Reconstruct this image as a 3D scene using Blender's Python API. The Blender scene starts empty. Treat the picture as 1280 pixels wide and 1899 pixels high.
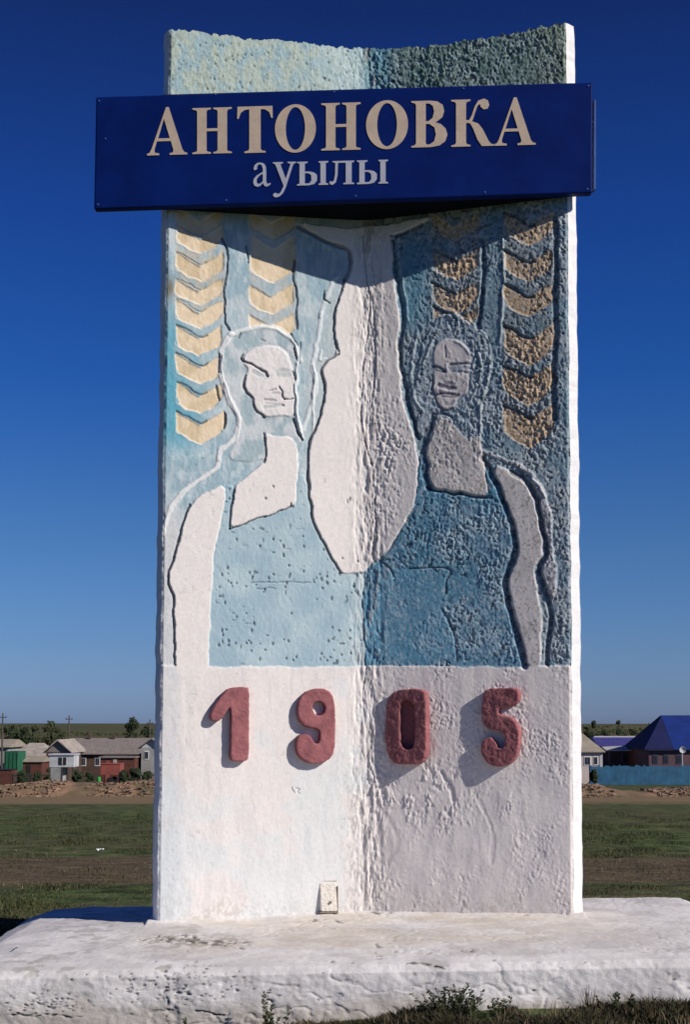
import bpy, math, random
import numpy as np
from mathutils import Vector, Matrix

random.seed(7)
RNG = np.random.default_rng(11)
SC = bpy.context.scene
COL = SC.collection

# ------------------------------------------------------------------ camera
F = 2600.0                 # focal length in photograph pixels (1280 wide)
PITCH = math.radians(5.64)
CXP, CYP = 640.0, 1083.4   # principal point in the photograph
EYE = 1.6
cam_d = bpy.data.cameras.new('camera')
cam = bpy.data.objects.new('camera', cam_d)
COL.objects.link(cam)
SC.camera = cam
cam.location = (0, 0, EYE)
cam.rotation_euler = (math.radians(90) + PITCH, 0, 0)
cam_d.sensor_fit = 'HORIZONTAL'
cam_d.sensor_width = 36
cam_d.lens = F / 1280 * 36
cam_d.shift_y = (CYP - 949.5) / 1280
cam_d.clip_start = 0.1
cam_d.clip_end = 20000

# ------------------------------------------------------------------ sun, sky, exposure
SUN_EL, SUN_FRONT = math.radians(32), math.radians(29)
to_sun = Vector((math.cos(SUN_EL) * math.cos(SUN_FRONT), -math.cos(SUN_EL) * math.sin(SUN_FRONT), math.sin(SUN_EL)))
sd = bpy.data.lights.new('sun', 'SUN')
sd.energy = 5.0
sd.angle = math.radians(0.5)
sd.color = (1.0, 0.93, 0.85)
sun = bpy.data.objects.new('sun', sd)
COL.objects.link(sun)
sun.rotation_euler = to_sun.to_track_quat('Z', 'Y').to_euler()
sun.location = (30, -20, 30)

W = bpy.data.worlds.new('World')
SC.world = W
W.use_nodes = True
nt = W.node_tree
nt.nodes.clear()
wo = nt.nodes.new('ShaderNodeOutputWorld')
bg = nt.nodes.new('ShaderNodeBackground')
sky = nt.nodes.new('ShaderNodeTexSky')
sky.sky_type = 'NISHITA'
sky.sun_disc = False
sky.sun_elevation = SUN_EL
sky.sun_rotation = math.atan2(to_sun.x, to_sun.y)
sky.altitude = 250
sky.air_density = 1.0
sky.dust_density = 0.6
sky.ozone_density = 3.0
bg.inputs['Strength'].default_value = 0.1
# deep clear steppe sky: darker and bluer with height, the same all round
tc = nt.nodes.new('ShaderNodeTexCoord')
sx = nt.nodes.new('ShaderNodeSeparateXYZ')
rp = nt.nodes.new('ShaderNodeValToRGB')
SKY_RAMP = [(0.0, (.36, .50, 1.0)), (.0077, (.36, .51, 1.03)), (.0535, (.30, .46, .85)), (.130, (.227, .416, .74)),
            (.242, (.10, .325, .78)), (.348, (.08, .25, .71)), (.468, (.073, .156, .456)), (.6, (.07, .15, .43)), (1.0, (.07, .15, .42))]
mx = nt.nodes.new('ShaderNodeMix')
mx.data_type = 'RGBA'
mx.blend_type = 'MULTIPLY'
mx.inputs[0].default_value = 1.0
els = rp.color_ramp.elements
els[0].position, els[0].color = SKY_RAMP[0][0], (*SKY_RAMP[0][1], 1)
els[1].position, els[1].color = SKY_RAMP[-1][0], (*SKY_RAMP[-1][1], 1)
for p, c in SKY_RAMP[1:-1]:
    e = els.new(p)
    e.color = (*c, 1)
nt.links.new(tc.outputs['Generated'], sx.inputs[0])
nt.links.new(sx.outputs['Z'], rp.inputs[0])
nt.links.new(sky.outputs[0], mx.inputs[6])
nt.links.new(rp.outputs[0], mx.inputs[7])
nt.links.new(mx.outputs[2], bg.inputs['Color'])
nt.links.new(bg.outputs[0], wo.inputs['Surface'])

SC.render.engine = 'CYCLES'
SC.view_settings.view_transform = 'Standard'
SC.view_settings.look = 'None'
SC.view_settings.exposure = 0.0
SC.view_settings.gamma = 1.0
SC.view_settings.use_curve_mapping = False
SC.render.resolution_x, SC.render.resolution_y = 691, 1024

# ------------------------------------------------------------------ helpers
CP, SP = math.cos(PITCH), math.sin(PITCH)

def ray(px, py):
    """direction (dx, 1, dz) through a photograph pixel"""
    a = (np.asarray(px, float) - CXP) / F
    b = (CYP - np.asarray(py, float)) / F
    dy = CP - b * SP
    dz = SP + b * CP
    return a / dy, dz / dy

def at(px, py, D):
    """world point at distance D behind a photograph pixel"""
    dx, dz = ray(px, py)
    return dx * D, D, EYE + dz * D

def proj(x, y, z):
    zz = z - EYE
    w = y * CP + zz * SP
    v = -y * SP + zz * CP
    return CXP + F * x / w, CYP - F * v / w

def hash2(ix, iy, seed):
    h = (ix.astype(np.int64) * 374761393 + iy.astype(np.int64) * 668265263 + seed * 974711) & 0xffffffff
    h = ((h ^ (h >> 13)) * 1274126177) & 0xffffffff
    h = (h ^ (h >> 16)) & 0xffffffff
    return h / 4294967295.0

def vnoise(x, y, seed=0):
    ix, iy = np.floor(x), np.floor(y)
    fx, fy = x - ix, y - iy
    fx = fx * fx * (3 - 2 * fx); fy = fy * fy * (3 - 2 * fy)
    a = hash2(ix, iy, seed); b = hash2(ix + 1, iy, seed)
    c = hash2(ix, iy + 1, seed); d = hash2(ix + 1, iy + 1, seed)
    return (a + (b - a) * fx) * (1 - fy) + (c + (d - c) * fx) * fy

def fbm(x, y, seed=0, octv=4):
    s, a, t = 0, 1.0, 0
    for o in range(octv):
        s = s + a * vnoise(x * 2 ** o + 17.3 * o, y * 2 ** o + 5.1 * o, seed + o)
        t += a; a *= 0.5
    return s / t          # 0..1, mean .5

def sstep(a, b, x):
    t = np.clip((x - a) / (b - a), 0, 1)
    return t * t * (3 - 2 * t)

def seg_dist(X, Y, pts, closed=False):
    pts = list(pts)
    if closed: pts = pts + [pts[0]]
    d = np.full(X.shape, 1e9)
    for (x0, y0), (x1, y1) in zip(pts[:-1], pts[1:]):
        vx, vy = x1 - x0, y1 - y0
        L = vx * vx + vy * vy + 1e-9
        t = np.clip(((X - x0) * vx + (Y - y0) * vy) / L, 0, 1)
        d = np.minimum(d, np.hypot(X - x0 - t * vx, Y - y0 - t * vy))
    return d

def smooth_poly(pts, n=2, closed=True):
    pts = [tuple(p) for p in pts]
    for _ in range(n):
        q = []
        m = len(pts)
        rng = range(m) if closed else range(m - 1)
        if not closed: q.append(pts[0])
        for i in rng:
            a, b = pts[i], pts[(i + 1) % m]
            q.append((a[0] * .75 + b[0] * .25, a[1] * .75 + b[1] * .25))
            q.append((a[0] * .25 + b[0] * .75, a[1] * .25 + b[1] * .75))
        if not closed: q.append(pts[-1])
        pts = q
    return pts

def sdf(X, Y, pts):
    """signed distance, negative inside; far away cells get a large value"""
    xs = [p[0] for p in pts]; ys = [p[1] for p in pts]
    out = np.full(X.shape, 1e3)
    m = (X > min(xs) - 25) & (X < max(xs) + 25) & (Y > min(ys) - 25) & (Y < max(ys) + 25)
    x, y = X[m], Y[m]
    d = seg_dist(x, y, pts, True)
    ins = np.zeros(x.shape, bool)
    n = len(pts)
    for i in range(n):
        x0, y0 = pts[i]; x1, y1 = pts[(i + 1) % n]
        if y0 == y1: continue
        c = ((y0 > y) != (y1 > y)) & (x < (x1 - x0) * (y - y0) / (y1 - y0) + x0)
        ins ^= c
    out[m] = np.where(ins, -d, d)
    return out

def line_d(X, Y, pts, pad=25):
    xs = [p[0] for p in pts]; ys = [p[1] for p in pts]
    out = np.full(X.shape, 1e3)
    m = (X > min(xs) - pad) & (X < max(xs) + pad) & (Y > min(ys) - pad) & (Y < max(ys) + pad)
    out[m] = seg_dist(X[m], Y[m], pts)
    return out

def link(o, parent=None):
    COL.objects.link(o)
    if parent is not None: o.parent = parent
    return o

def tag(o, label=None, cat=None, group=None, kind=None):
    if label: o['label'] = label
    if cat: o['category'] = cat
    if group: o['group'] = group
    if kind: o['kind'] = kind
    return o

def empty(name, loc, label=None, cat=None, group=None, parent=None):
    o = bpy.data.objects.new(name, None)
    o.location = loc
    o.empty_display_size = 0.2
    link(o, parent)
    return tag(o, label, cat, group)

def mesh_obj(name, verts, faces, mat, parent=None, smooth=False):
    """verts are given in world space; a parent's location is taken off"""
    me = bpy.data.meshes.new(name)
    off = Vector((0, 0, 0))
    p = parent
    while p is not None:
        off += p.location; p = p.parent
    me.from_pydata([(v[0] - off.x, v[1] - off.y, v[2] - off.z) for v in verts], [], faces)
    me.update()
    if mat: me.materials.append(mat)
    if smooth: me.shade_smooth()
    return link(bpy.data.objects.new(name, me), parent)

def world_off(parent):
    off = np.zeros(3)
    while parent is not None:
        off += np.array(parent.location); parent = parent.parent
    return off

def np_mesh(name, V, Q, mat, parent=None, colors=None, normals=None):
    """quads from numpy arrays"""
    me = bpy.data.meshes.new(name)
    V = V - world_off(parent)
    me.vertices.add(len(V)); me.vertices.foreach_set('co', V.astype(np.float32).ravel())
    k = Q.shape[1]
    me.loops.add(Q.size); me.loops.foreach_set('vertex_index', Q.astype(np.int32).ravel())
    me.polygons.add(len(Q))
    me.polygons.foreach_set('loop_start', np.arange(0, Q.size, k, dtype=np.int32))
    me.update(calc_edges=True)
    me.shade_smooth()
    if colors is not None:
        a = me.color_attributes.new('Paint', 'FLOAT_COLOR', 'POINT')
        c = np.ones((len(V), 4), np.float32); c[:, :3] = colors
        a.data.foreach_set('color', c.ravel())
    if normals is not None:
        me.normals_split_custom_set_from_vertices(normals.astype(np.float32).tolist())
    if mat: me.materials.append(mat)
    return link(bpy.data.objects.new(name, me), parent)

def sub_mesh(name, V, Q, sel, mat, parent, colors, normals):
    q = Q[sel]
    if len(q) == 0: return None
    u, inv = np.unique(q.ravel(), return_inverse=True)
    return np_mesh(name, V[u], inv.reshape(q.shape), mat, parent, colors[u], normals[u])

# ------------------------------------------------------------------ materials
def new_mat(name):
    m = bpy.data.materials.new(name)
    m.use_nodes = True
    b = m.node_tree.nodes['Principled BSDF']
    return m, m.node_tree, b

def mat(name, c, rough=0.85, var=0.25, scale=3.0, bump=0.15, c2=None, metal=0.0, stretch=(1, 1, 1), spec=0.3, bscale=None, bdist=0.02):
    m, t, b = new_mat(name)
    n = t.nodes; L = t.links
    tcn = n.new('ShaderNodeTexCoord'); mp = n.new('ShaderNodeMapping')
    mp.inputs['Scale'].default_value = stretch
    L.new(tcn.outputs['Object'], mp.inputs[0])
    nz = n.new('ShaderNodeTexNoise'); nz.inputs['Scale'].default_value = scale; nz.inputs['Detail'].default_value = 6
    nz.inputs['Roughness'].default_value = 0.65
    L.new(mp.outputs[0], nz.inputs[0])
    r = n.new('ShaderNodeValToRGB')
    d = c2 if c2 else tuple(x * (1 - var) for x in c)
    hi = c if c2 else tuple(min(1, x * (1 + var)) for x in c)
    r.color_ramp.elements[0].position = 0.35; r.color_ramp.elements[0].color = (*d, 1)
    r.color_ramp.elements[1].position = 0.65; r.color_ramp.elements[1].color = (*hi, 1)
    L.new(nz.outputs[0], r.inputs[0]); L.new(r.outputs[0], b.inputs['Base Color'])
    b.inputs['Roughness'].default_value = rough
    b.inputs['Metallic'].default_value = metal
    b.inputs['Specular IOR Level'].default_value = spec
    if bump:
        bp = n.new('ShaderNodeBump'); bp.inputs['Strength'].default_value = bump; bp.inputs['Distance'].default_value = bdist
        n2 = n.new('ShaderNodeTexNoise'); n2.inputs['Scale'].default_value = bscale or scale * 4; n2.inputs['Detail'].default_value = 5
        L.new(mp.outputs[0], n2.inputs[0])
        L.new(n2.outputs[0], bp.inputs['Height']); L.new(bp.outputs[0], b.inputs['Normal'])
    return m

def paint_mat(name, bump=0.5):
    """painted cement plaster: paint colours are stored on the mesh, grain and fine relief are procedural"""
    m, t, b = new_mat(name)
    n = t.nodes; L = t.links
    at_ = n.new('ShaderNodeAttribute'); at_.attribute_name = 'Paint'
    tcn = n.new('ShaderNodeTexCoord')
    nz = n.new('ShaderNodeTexNoise'); nz.inputs['Scale'].default_value = 45; nz.inputs['Detail'].default_value = 5
    L.new(tcn.outputs['Object'], nz.inputs[0])
    mr = n.new('ShaderNodeMapRange'); mr.inputs[1].default_value = .3; mr.inputs[2].default_value = .7
    mr.inputs[3].default_value = .93; mr.inputs[4].default_value = 1.03
    L.new(nz.outputs[0], mr.inputs[0])
    mm = n.new('ShaderNodeMix'); mm.data_type = 'RGBA'; mm.blend_type = 'MULTIPLY'; mm.inputs[0].default_value = 1
    L.new(at_.outputs['Color'], mm.inputs[6]); L.new(mr.outputs[0], mm.inputs[7])
    L.new(mm.outputs[2], b.inputs['Base Color'])
    b.inputs['Roughness'].default_value = 0.9; b.inputs['Specular IOR Level'].default_value = 0.2
    n2 = n.new('ShaderNodeTexNoise'); n2.inputs['Scale'].default_value = 90; n2.inputs['Detail'].default_value = 4
    L.new(tcn.outputs['Object'], n2.inputs[0])
    bp = n.new('ShaderNodeBump'); bp.inputs['Strength'].default_value = bump; bp.inputs['Distance'].default_value = 0.004
    L.new(n2.outputs[0], bp.inputs['Height']); L.new(bp.outputs[0], b.inputs['Normal'])
    return m

M_PAINT = paint_mat('painted_plaster', 0.28)
M_PLINTH = paint_mat('whitewashed_concrete', 0.5)
M_BACK = mat('bare_plaster', (.62, .62, .62), var=.12, scale=4)
M_DIGIT = mat('red_paint', (.34, .125, .13), c2=(.21, .075, .085), scale=11, bump=.5, bscale=60, bdist=.006)
M_SIGN = mat('navy_enamel', (.003, .016, .125), rough=.42, c2=(.002, .010, .085), scale=2.2, bump=.02, spec=.06)
M_SIGNEDGE = mat('sign_edge', (.05, .10, .28), rough=.5, scale=6, bump=.05)
M_GOLD = mat('sand_lettering', (.52, .41, .31), c2=(.42, .33, .26), rough=.7, scale=9, bump=.05)
M_SILVER = mat('silver_lettering', (.42, .43, .50), c2=(.34, .35, .42), rough=.7, scale=9, bump=.05)

# ------------------------------------------------------------------ ground
def ground_z(x, y):
    x = np.asarray(x, float); y = np.asarray(y, float)
    z = np.where(y < 10, 0, np.where(y < 125, -.0325 * (y - 10), -.0325 * 115))
    z = z + np.where(y < -10, .01 * (y + 10), 0) * (y > -200) + np.where(y <= -200, -1.9, 0)
    near = np.interp(x, [-3, -2, -1, -.4, 0, .8, 2.2, 4], [-.10, -.12, -.11, -.045, -.012, .045, .05, .0])
    z = z + near * (1 - sstep(1.0, 3.5, np.abs(y - 7.6)))
    w = sstep(0, 3, np.hypot(x, y)) * (1 - sstep(60, 200, np.hypot(x, y)))
    z = z + (fbm(x * .9, y * .9, 3, 3) - .5) * .05 * w + (fbm(x * .1 + 9, y * .1, 8, 2) - .5) * .22 * sstep(13, 40, np.hypot(x, y)) * (1 - sstep(60, 110, np.hypot(x, y)))
    far = sstep(300, 3000, np.hypot(x, y))
    z = z + (fbm(x * .0006, y * .0006, 21, 3) - .5) * 9 * far
    return z

def axis(a):
    return np.unique(np.concatenate(a))
gx = axis([np.linspace(-4, 4, 180), np.linspace(-30, 30, 200), -np.geomspace(30, 9000, 70), np.geomspace(30, 9000, 70)])
gy = axis([np.linspace(5.8, 8.4, 80), np.linspace(8.4, 26, 160), np.linspace(26, 130, 220), np.geomspace(130, 9000, 90), np.linspace(-30, 5.8, 40), -np.geomspace(30, 9000, 25)])
GX, GY = np.meshgrid(gx, gy)
GZ = ground_z(GX, GY)
nx, ny = len(gx), len(gy)
idx = np.arange(nx * ny).reshape(ny, nx)
Q = np.stack([idx[:-1, :-1], idx[:-1, 1:], idx[1:, 1:], idx[1:, :-1]], -1).reshape(-1, 4)

def ground_mat():
    m, t, b = new_mat('steppe_ground')
    n = t.nodes; L = t.links
    def math_(op, a, b_=None, c=None):
        x = n.new('ShaderNodeMath'); x.operation = op
        for i, v in enumerate((a, b_, c)):
            if v is None: continue
            if isinstance(v, (int, float)): x.inputs[i].default_value = v
            else: L.new(v, x.inputs[i])
        return x.outputs[0]
    geo = n.new('ShaderNodeNewGeometry')
    sp = n.new('ShaderNodeSeparateXYZ'); L.new(geo.outputs['Position'], sp.inputs[0])
    def noise(scale, det=4, stretch=(1, 1, 1)):
        mp = n.new('ShaderNodeMapping'); mp.inputs['Scale'].default_value = stretch
        L.new(geo.outputs['Position'], mp.inputs[0])
        z = n.new('ShaderNodeTexNoise'); z.inputs['Scale'].default_value = scale; z.inputs['Detail'].default_value = det
        L.new(mp.outputs[0], z.inputs[0]); return z.outputs[0]
    def ramp(v, stops):
        r = n.new('ShaderNodeValToRGB'); e = r.color_ramp.elements
        e[0].position, e[0].color = stops[0][0], (*stops[0][1], 1)
        e[1].position, e[1].color = stops[-1][0], (*stops[-1][1], 1)
        for p, c in stops[1:-1]: q = e.new(p); q.color = (*c, 1)
        L.new(v, r.inputs[0]); return r.outputs[0]
    def mixc(f, a, c, mode='MIX'):
        x = n.new('ShaderNodeMix'); x.data_type = 'RGBA'; x.blend_type = mode
        if isinstance(f, (int, float)): x.inputs[0].default_value = f
        else: L.new(f, x.inputs[0])
        L.new(a, x.inputs[6]) if not isinstance(a, tuple) else setattr(x.inputs[6], 'default_value', (*a, 1))
        L.new(c, x.inputs[7]) if not isinstance(c, tuple) else setattr(x.inputs[7], 'default_value', (*c, 1))
        return x.outputs[2]
    def band(lo, hi, soft, wob):
        y = math_('ADD', sp.outputs['Y'], math_('MULTIPLY', math_('SUBTRACT', noise(.25, 4, (.5, 1, 1)), .5), wob))
        a = n.new('ShaderNodeMapRange'); a.interpolation_type = 'SMOOTHSTEP'; L.new(y, a.inputs[0]); a.inputs[1].default_value = lo - soft; a.inputs[2].default_value = lo + soft
        c = n.new('ShaderNodeMapRange'); c.interpolation_type = 'SMOOTHSTEP'; L.new(y, c.inputs[0]); c.inputs[1].default_value = hi - soft; c.inputs[2].default_value = hi + soft; c.inputs[3].default_value = 1; c.inputs[4].default_value = 0
        return math_('MULTIPLY', a.outputs[0], c.outputs[0])
    green = ramp(noise(2.2, 8), [(.33, (.028, .034, .012)), (.5, (.062, .088, .032)), (.66, (.12, .14, .055))])
    patch = ramp(noise(.55, 7, (.4, 1, 1)), [(.44, (.0, .0, .0)), (.56, (1, 1, 1))])
    dirt = ramp(noise(5, 8, (.5, 1, 1)), [(.3, (.062, .046, .030)), (.55, (.125, .090, .060)), (.75, (.18, .135, .095))])
    col = mixc(math_('MULTIPLY', patch, .4), green, dirt)
    col = mixc(math_('MULTIPLY', band(16.0, 20.6, .6, 3.5), .92), col, dirt)
    col = mixc(math_('MULTIPLY', band(53, 68, 3, 10), .9), col, mixc(.6, dirt, (.30, .21, .13)))
    far = band(150, 20000, 40, 30)
    stripes = ramp(noise(.004, 5, (.25, 1, 1)), [(.38, (.060, .066, .030)), (.5, (.11, .095, .05)), (.62, (.065, .08, .036))])
    col = mixc(far, col, stripes)
    fine = ramp(noise(34, 5), [(.3, (.55, .55, .5)), (.7, (1.25, 1.25, 1.2))])
    col = mixc(1.0, col, fine, 'MULTIPLY')
    L.new(col, b.inputs['Base Color'])
    b.inputs['Roughness'].default_value = .95; b.inputs['Specular IOR Level'].default_value = .1
    bp = n.new('ShaderNodeBump'); bp.inputs['Strength'].default_value = .8; bp.inputs['Distance'].default_value = .05
    L.new(noise(14, 8), bp.inputs['Height']); L.new(bp.outputs[0], b.inputs['Normal'])
    return m
g = np_mesh('ground', np.stack([GX, GY, GZ], -1).reshape(-1, 3), Q, ground_mat())
tag(g, 'flat steppe ground with short dark grass and bare dirt tracks', kind='structure')

# ------------------------------------------------------------------ MONUMENT
mon = empty('monument', (0.15, 9.8, 0.28),
            'tall white and blue concrete monument like an open book, with relief women and red 1905', 'monument')
XC, TA, R0, HWID = 0.153, math.tan(math.radians(14.2)), 0.07, 1.40
def wallY(x):
    return 9.6 + TA * (HWID - np.sqrt((x - XC) ** 2 + R0 ** 2))
def wall_n(x):
    d = -TA * (x - XC) / np.sqrt((x - XC) ** 2 + R0 ** 2)
    L = np.sqrt(1 + d * d)
    return d / L, -1 / L
def pix_wall(px, py):
    dx, dz = ray(px, py)
    D = np.full(np.shape(px), 9.8, float) if np.ndim(px) else 9.8
    for _ in range(12):
        D = wallY(dx * D)
    return dx * D, D, EYE + dz * D

NU, NV = 492, 1035
u = np.linspace(0, 1, NU); v = np.linspace(0, 1, NV)
tpx = 314 + u * 736
tpy = np.interp(tpx, [314, 330, 380, 430, 470, 500, 560, 610, 650, 690, 740, 800, 860, 900, 950, 1000, 1050],
                     [58, 57, 63, 69, 76, 73, 80, 87, 91, 92, 90, 86, 76, 70, 62, 52, 42])
tpy = tpy + (fbm(tpx * .12, tpx * 0, 5, 4) - .5) * 9 - (hash2(np.arange(NU) // 3, np.arange(NU) * 0, 4) > .86) * 2
tx, _, tz = pix_wall(tpx, tpy)
bx_, _, _ = pix_wall(292 + u * 772, np.full(NU, 1700.))
bz = np.full(NU, .10)
Xg = bx_[None] + (tx - bx_)[None] * v[:, None]
Zg = bz[None] + (tz - bz)[None] * v[:, None]
# ragged outer edges
edgeL = np.exp(-u * 300)[None] * ((fbm(Zg * 9, Zg * 0, 31, 4) - .5) * .018)
edgeR = np.exp(-(1 - u) * 300)[None] * ((fbm(Zg * 7, Zg * 0, 37, 4) - .5) * .014)
Xg = Xg + edgeL + edgeR
Yg = wallY(Xg)
PX, PY = proj(Xg, Yg, Zg)
# hand-made wobble of every traced outline
WX = PX + (fbm(PX * .05, PY * .05, 51, 3) - .5) * 7
WY = PY + (fbm(PX * .05, PY * .05, 57, 3) - .5) * 7

def Z3(p): return [(280 + x / 3.0476, 380 + y / 3.048) for x, y in p]
def Z4(p): return [(660 + x / 2.977, 380 + y / 2.977) for x, y in p]
def Z5(p): return [(280 + x / 3.0476, 820 + y / 3.048) for x, y in p]
def Z6(p): return [(660 + x / 2.977, 820 + y / 2.977) for x, y in p]
def Z8(p): return [(540 + x / 4.923, 380 + y / 4.923) for x, y in p]

right = sstep(672, 700, PX)              # 0 left wing, 1 right wing
H = np.zeros(PX.shape)
C = np.zeros(PX.shape + (3,))
LAB = np.zeros(PX.shape, np.int32)
def lerp(a, b, t):
    return np.asarray(a) * (1 - t[..., None]) + np.asarray(b) * t[..., None]

n_a = fbm(PX * .012, PY * .012, 101, 4); n_b = fbm(PX * .05, PY * .035, 102, 4); n_c = fbm(PX * .22, PY * .16, 103, 3)
n_d = fbm(PX * .33, PY * .12, 104, 3); n_f = fbm(PX * .15, PY * .028, 106, 4); n_h = fbm(PX * .34, PY * .26, 107, 2); n_e = fbm(PX * .09, PY * .05, 105, 3)
# --- background paint
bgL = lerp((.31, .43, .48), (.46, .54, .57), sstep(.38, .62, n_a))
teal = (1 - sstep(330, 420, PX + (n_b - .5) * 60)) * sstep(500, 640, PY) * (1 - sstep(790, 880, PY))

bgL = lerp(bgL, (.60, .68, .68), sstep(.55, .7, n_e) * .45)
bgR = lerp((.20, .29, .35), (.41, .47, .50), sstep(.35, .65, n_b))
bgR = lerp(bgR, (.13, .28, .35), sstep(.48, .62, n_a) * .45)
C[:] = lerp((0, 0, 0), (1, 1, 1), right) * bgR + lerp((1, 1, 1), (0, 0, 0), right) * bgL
brush = sstep(.50, .66, fbm(PX * .20, PY * .035, 121, 3))
C = C * (1 - brush[..., None] * .35) + np.array((.62, .66, .68)) * (brush[..., None] * .35) * (1 - right[..., None]) + np.array((.36, .42, .50)) * (brush[..., None] * .35) * right[..., None]
C = lerp(C, (.10, .36, .47), teal * (.92 - .35 * sstep(.5, .65, n_b)) * (1 - right))
mot = sstep(.52, .64, fbm(PX * .035, PY * .022, 125, 4)) * (1 - right) * .4
C = C * (1 - mot[..., None]) + np.array((.24, .40, .47)) * mot[..., None]
grey = sstep(.50, .62, fbm(PX * .02, PY * .008, 123, 3)) * sstep(540, 570, PX) * (1 - right) * .6
C = C * (1 - grey[..., None]) + np.array((.50, .55, .55)) * grey[..., None]
# --- crown band above the sign board
topm = 1 - sstep(180, 260, PY)
crown = lerp((.42, .50, .44), (.33, .46, .48), sstep(.4, .6, n_e))
crown = lerp(crown, (.50, .62, .62), sstep(540, 660, PX) * (1 - sstep(672, 682, PX)) * .8)
crown = lerp(crown, lerp((.15, .24, .22), (.27, .37, .35), sstep(.35, .65, n_b)), right)
crown = lerp(crown, (.13, .36, .46), np.exp(-((PX - 702) / 26) ** 2) * .8)
crown = lerp(crown, (.30, .33, .22), (1 - sstep(330, 420, PX)) * sstep(.4, .6, n_a) * .6 + sstep(960, 1040, PX) * .45)
C = C * (1 - topm[..., None]) + crown * topm[..., None]
sky_blue = (.14, .30, .40)
low = sstep(1232, 1236, PY + (n_c - .5) * 4)

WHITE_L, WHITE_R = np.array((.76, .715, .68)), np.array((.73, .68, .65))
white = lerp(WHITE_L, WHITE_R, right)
white = white * (1 + (n_a[..., None] - .5) * .12) * (1 + (n_c[..., None] - .5) * .04)

def ZL(p): return [(410 + x / 6.4, 590 + y / 6.4) for x, y in p]
def ZR(p): return [(740 + x / 6.4, 580 + y / 6.4) for x, y in p]
SDS = {}
def region(key, pts, h, colour, lab, sm=2, edge=1.3, soft=2.0, keep=False):
    """raise (or sink) one painted region of the relief to height h"""
    global H, C, LAB
    s = sdf(WX, WY, smooth_poly(pts, sm))
    a = 1 - sstep(-edge, edge, s)
    H = H * (1 - a) + h * a
    ca = 1 - sstep(-soft, soft, s + (n_c - .5) * 2.5)
    if colour is not None:
        col = colour if getattr(colour, 'ndim', 0) == 3 else np.asarray(colour)[None, None]
        C = C * (1 - ca[..., None]) + col * ca[..., None]
    if lab: LAB[s < 0] = lab
    SDS[key] = s
    return s

# --- general roughness, much coarser on the right wing
pits = np.clip(vnoise(PX * .16, PY * .16, 61) - .80, 0, 1) * np.clip(vnoise(PX * .02, PY * .02, 62) * 2 - .9, 0, 1)
rough_amt = (1 - right) * .0028 + right * .0125

def stroke(pts, width, dh, colour=None, camt=.7, sm=2, vary=.35):
    """ridge (dh > 0) or groove (dh < 0) along a traced line"""
    global H, C
    s = line_d(WX, WY, smooth_poly(pts, sm, False))
    wv = width * (1 + (n_e - .5) * 2 * vary)
    a = 1 - sstep(.55, 1.1, s / (wv / 2))
    H = H + dh * a
    if colour is not None:
        a = (a * camt)[..., None]
        C = C * (1 - a) + np.asarray(colour) * a


# --- low white field
H = H + low * .012
C = C * (1 - low[..., None]) + white * low[..., None]

# --- wheat ears
WHEATL = lerp((.64, .51, .33), (.76, .62, .44), sstep(.35, .65, n_b))
WHEATR = lerp((.44, .31, .20), (.70, .53, .36), sstep(.35, .65, n_c))
def chevron(cx, w, yt, h, nd):
    return [(cx - w, yt), (cx - w * .5, yt + nd * .52), (cx, yt + nd), (cx + w * .5, yt + nd * .48), (cx + w, yt),
            (cx + w * 1.02, yt + h * .50), (cx + w * .88, yt + h * .72), (cx + w * .48, yt + h * .96), (cx + 2, yt + h * 1.14), (cx - w * .48, yt + h * .96), (cx - w * .88, yt + h * .73), (cx - w * 1.0, yt + h * .50)]
EARS = [(371, 44, [(386, 46), (418, 46), (468, 48), (516, 44), (556, 48), (604, 50), (657, 49), (710, 51), (763, 54)], 26),
        (505, 42, [(392, 48), (440, 52), (468, 50), (527, 50), (582, 46)], 24),
        (845, 43, [(396, 48), (462, 52), (522, 54), (568, 40)], 26),
        (980, 46, [(392, 56), (462, 52), (526, 54), (602, 68), (676, 68), (750, 72)], 28)]
n_g = fbm(PX * .10, PY * .07, 111, 3)
for cx_, w_, ya, yb, cc, am in [(371, 45, 400, 590, (.50, .46, .38), .75), (505, 44, 395, 600, (.47, .47, .43), .6), (371, 46, 590, 720, (.42, .50, .50), .3),
                                (981, 48, 390, 800, (.20, .20, .19), .45), (845, 46, 390, 600, (.20, .19, .17), .4)]:
    a_ = (1 - sstep(w_ - 5, w_ + 3, np.abs(WX - cx_))) * sstep(ya - 8, ya + 8, PY) * (1 - sstep(yb - 15, yb + 15, PY)) * am * sstep(.25, .6, n_g)
    C = C * (1 - a_[..., None]) + np.array(cc) * a_[..., None]
bandw = (1 - sstep(318, 345, WX + (n_b - .5) * 26)) * sstep(900, 980, PY + (n_b - .5) * 50)
C = C * (1 - bandw[..., None] * .85) + np.array((.60, .60, .60)) * (bandw[..., None] * .85)
ear_labels = []
lab = 100
for ei, (cx, w, gs, nd) in enumerate(EARS):
    ids = []
    is_r = ei >= 2
    # shallow channel the ear sits in
    for gi, (yt, gh) in enumerate(gs):
        jig = random.uniform(-2, 2)
        region('g', chevron(cx + jig, w * random.uniform(.95, 1.03), yt, gh, nd), -.007 if not is_r else -.006,
               WHEATR if is_r else WHEATL, lab, sm=0, edge=1.6, soft=1.2 if yt > 590 or is_r else 4)
        # lit lower lip painted in as a thin pale line
        lo_ = [(cx + jig - w * 1.0, yt + gh * .3), (cx + jig - w, yt + gh * .72), (cx + jig - w * .55, yt + gh * .95), (cx + jig, yt + gh * 1.14)]
        stroke(lo_, 3.0, .002, (.60, .60, .56) if not is_r else (.45, .46, .44), .6, sm=0)
        ids.append(lab); lab += 1
    ear_labels.append(ids)

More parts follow.
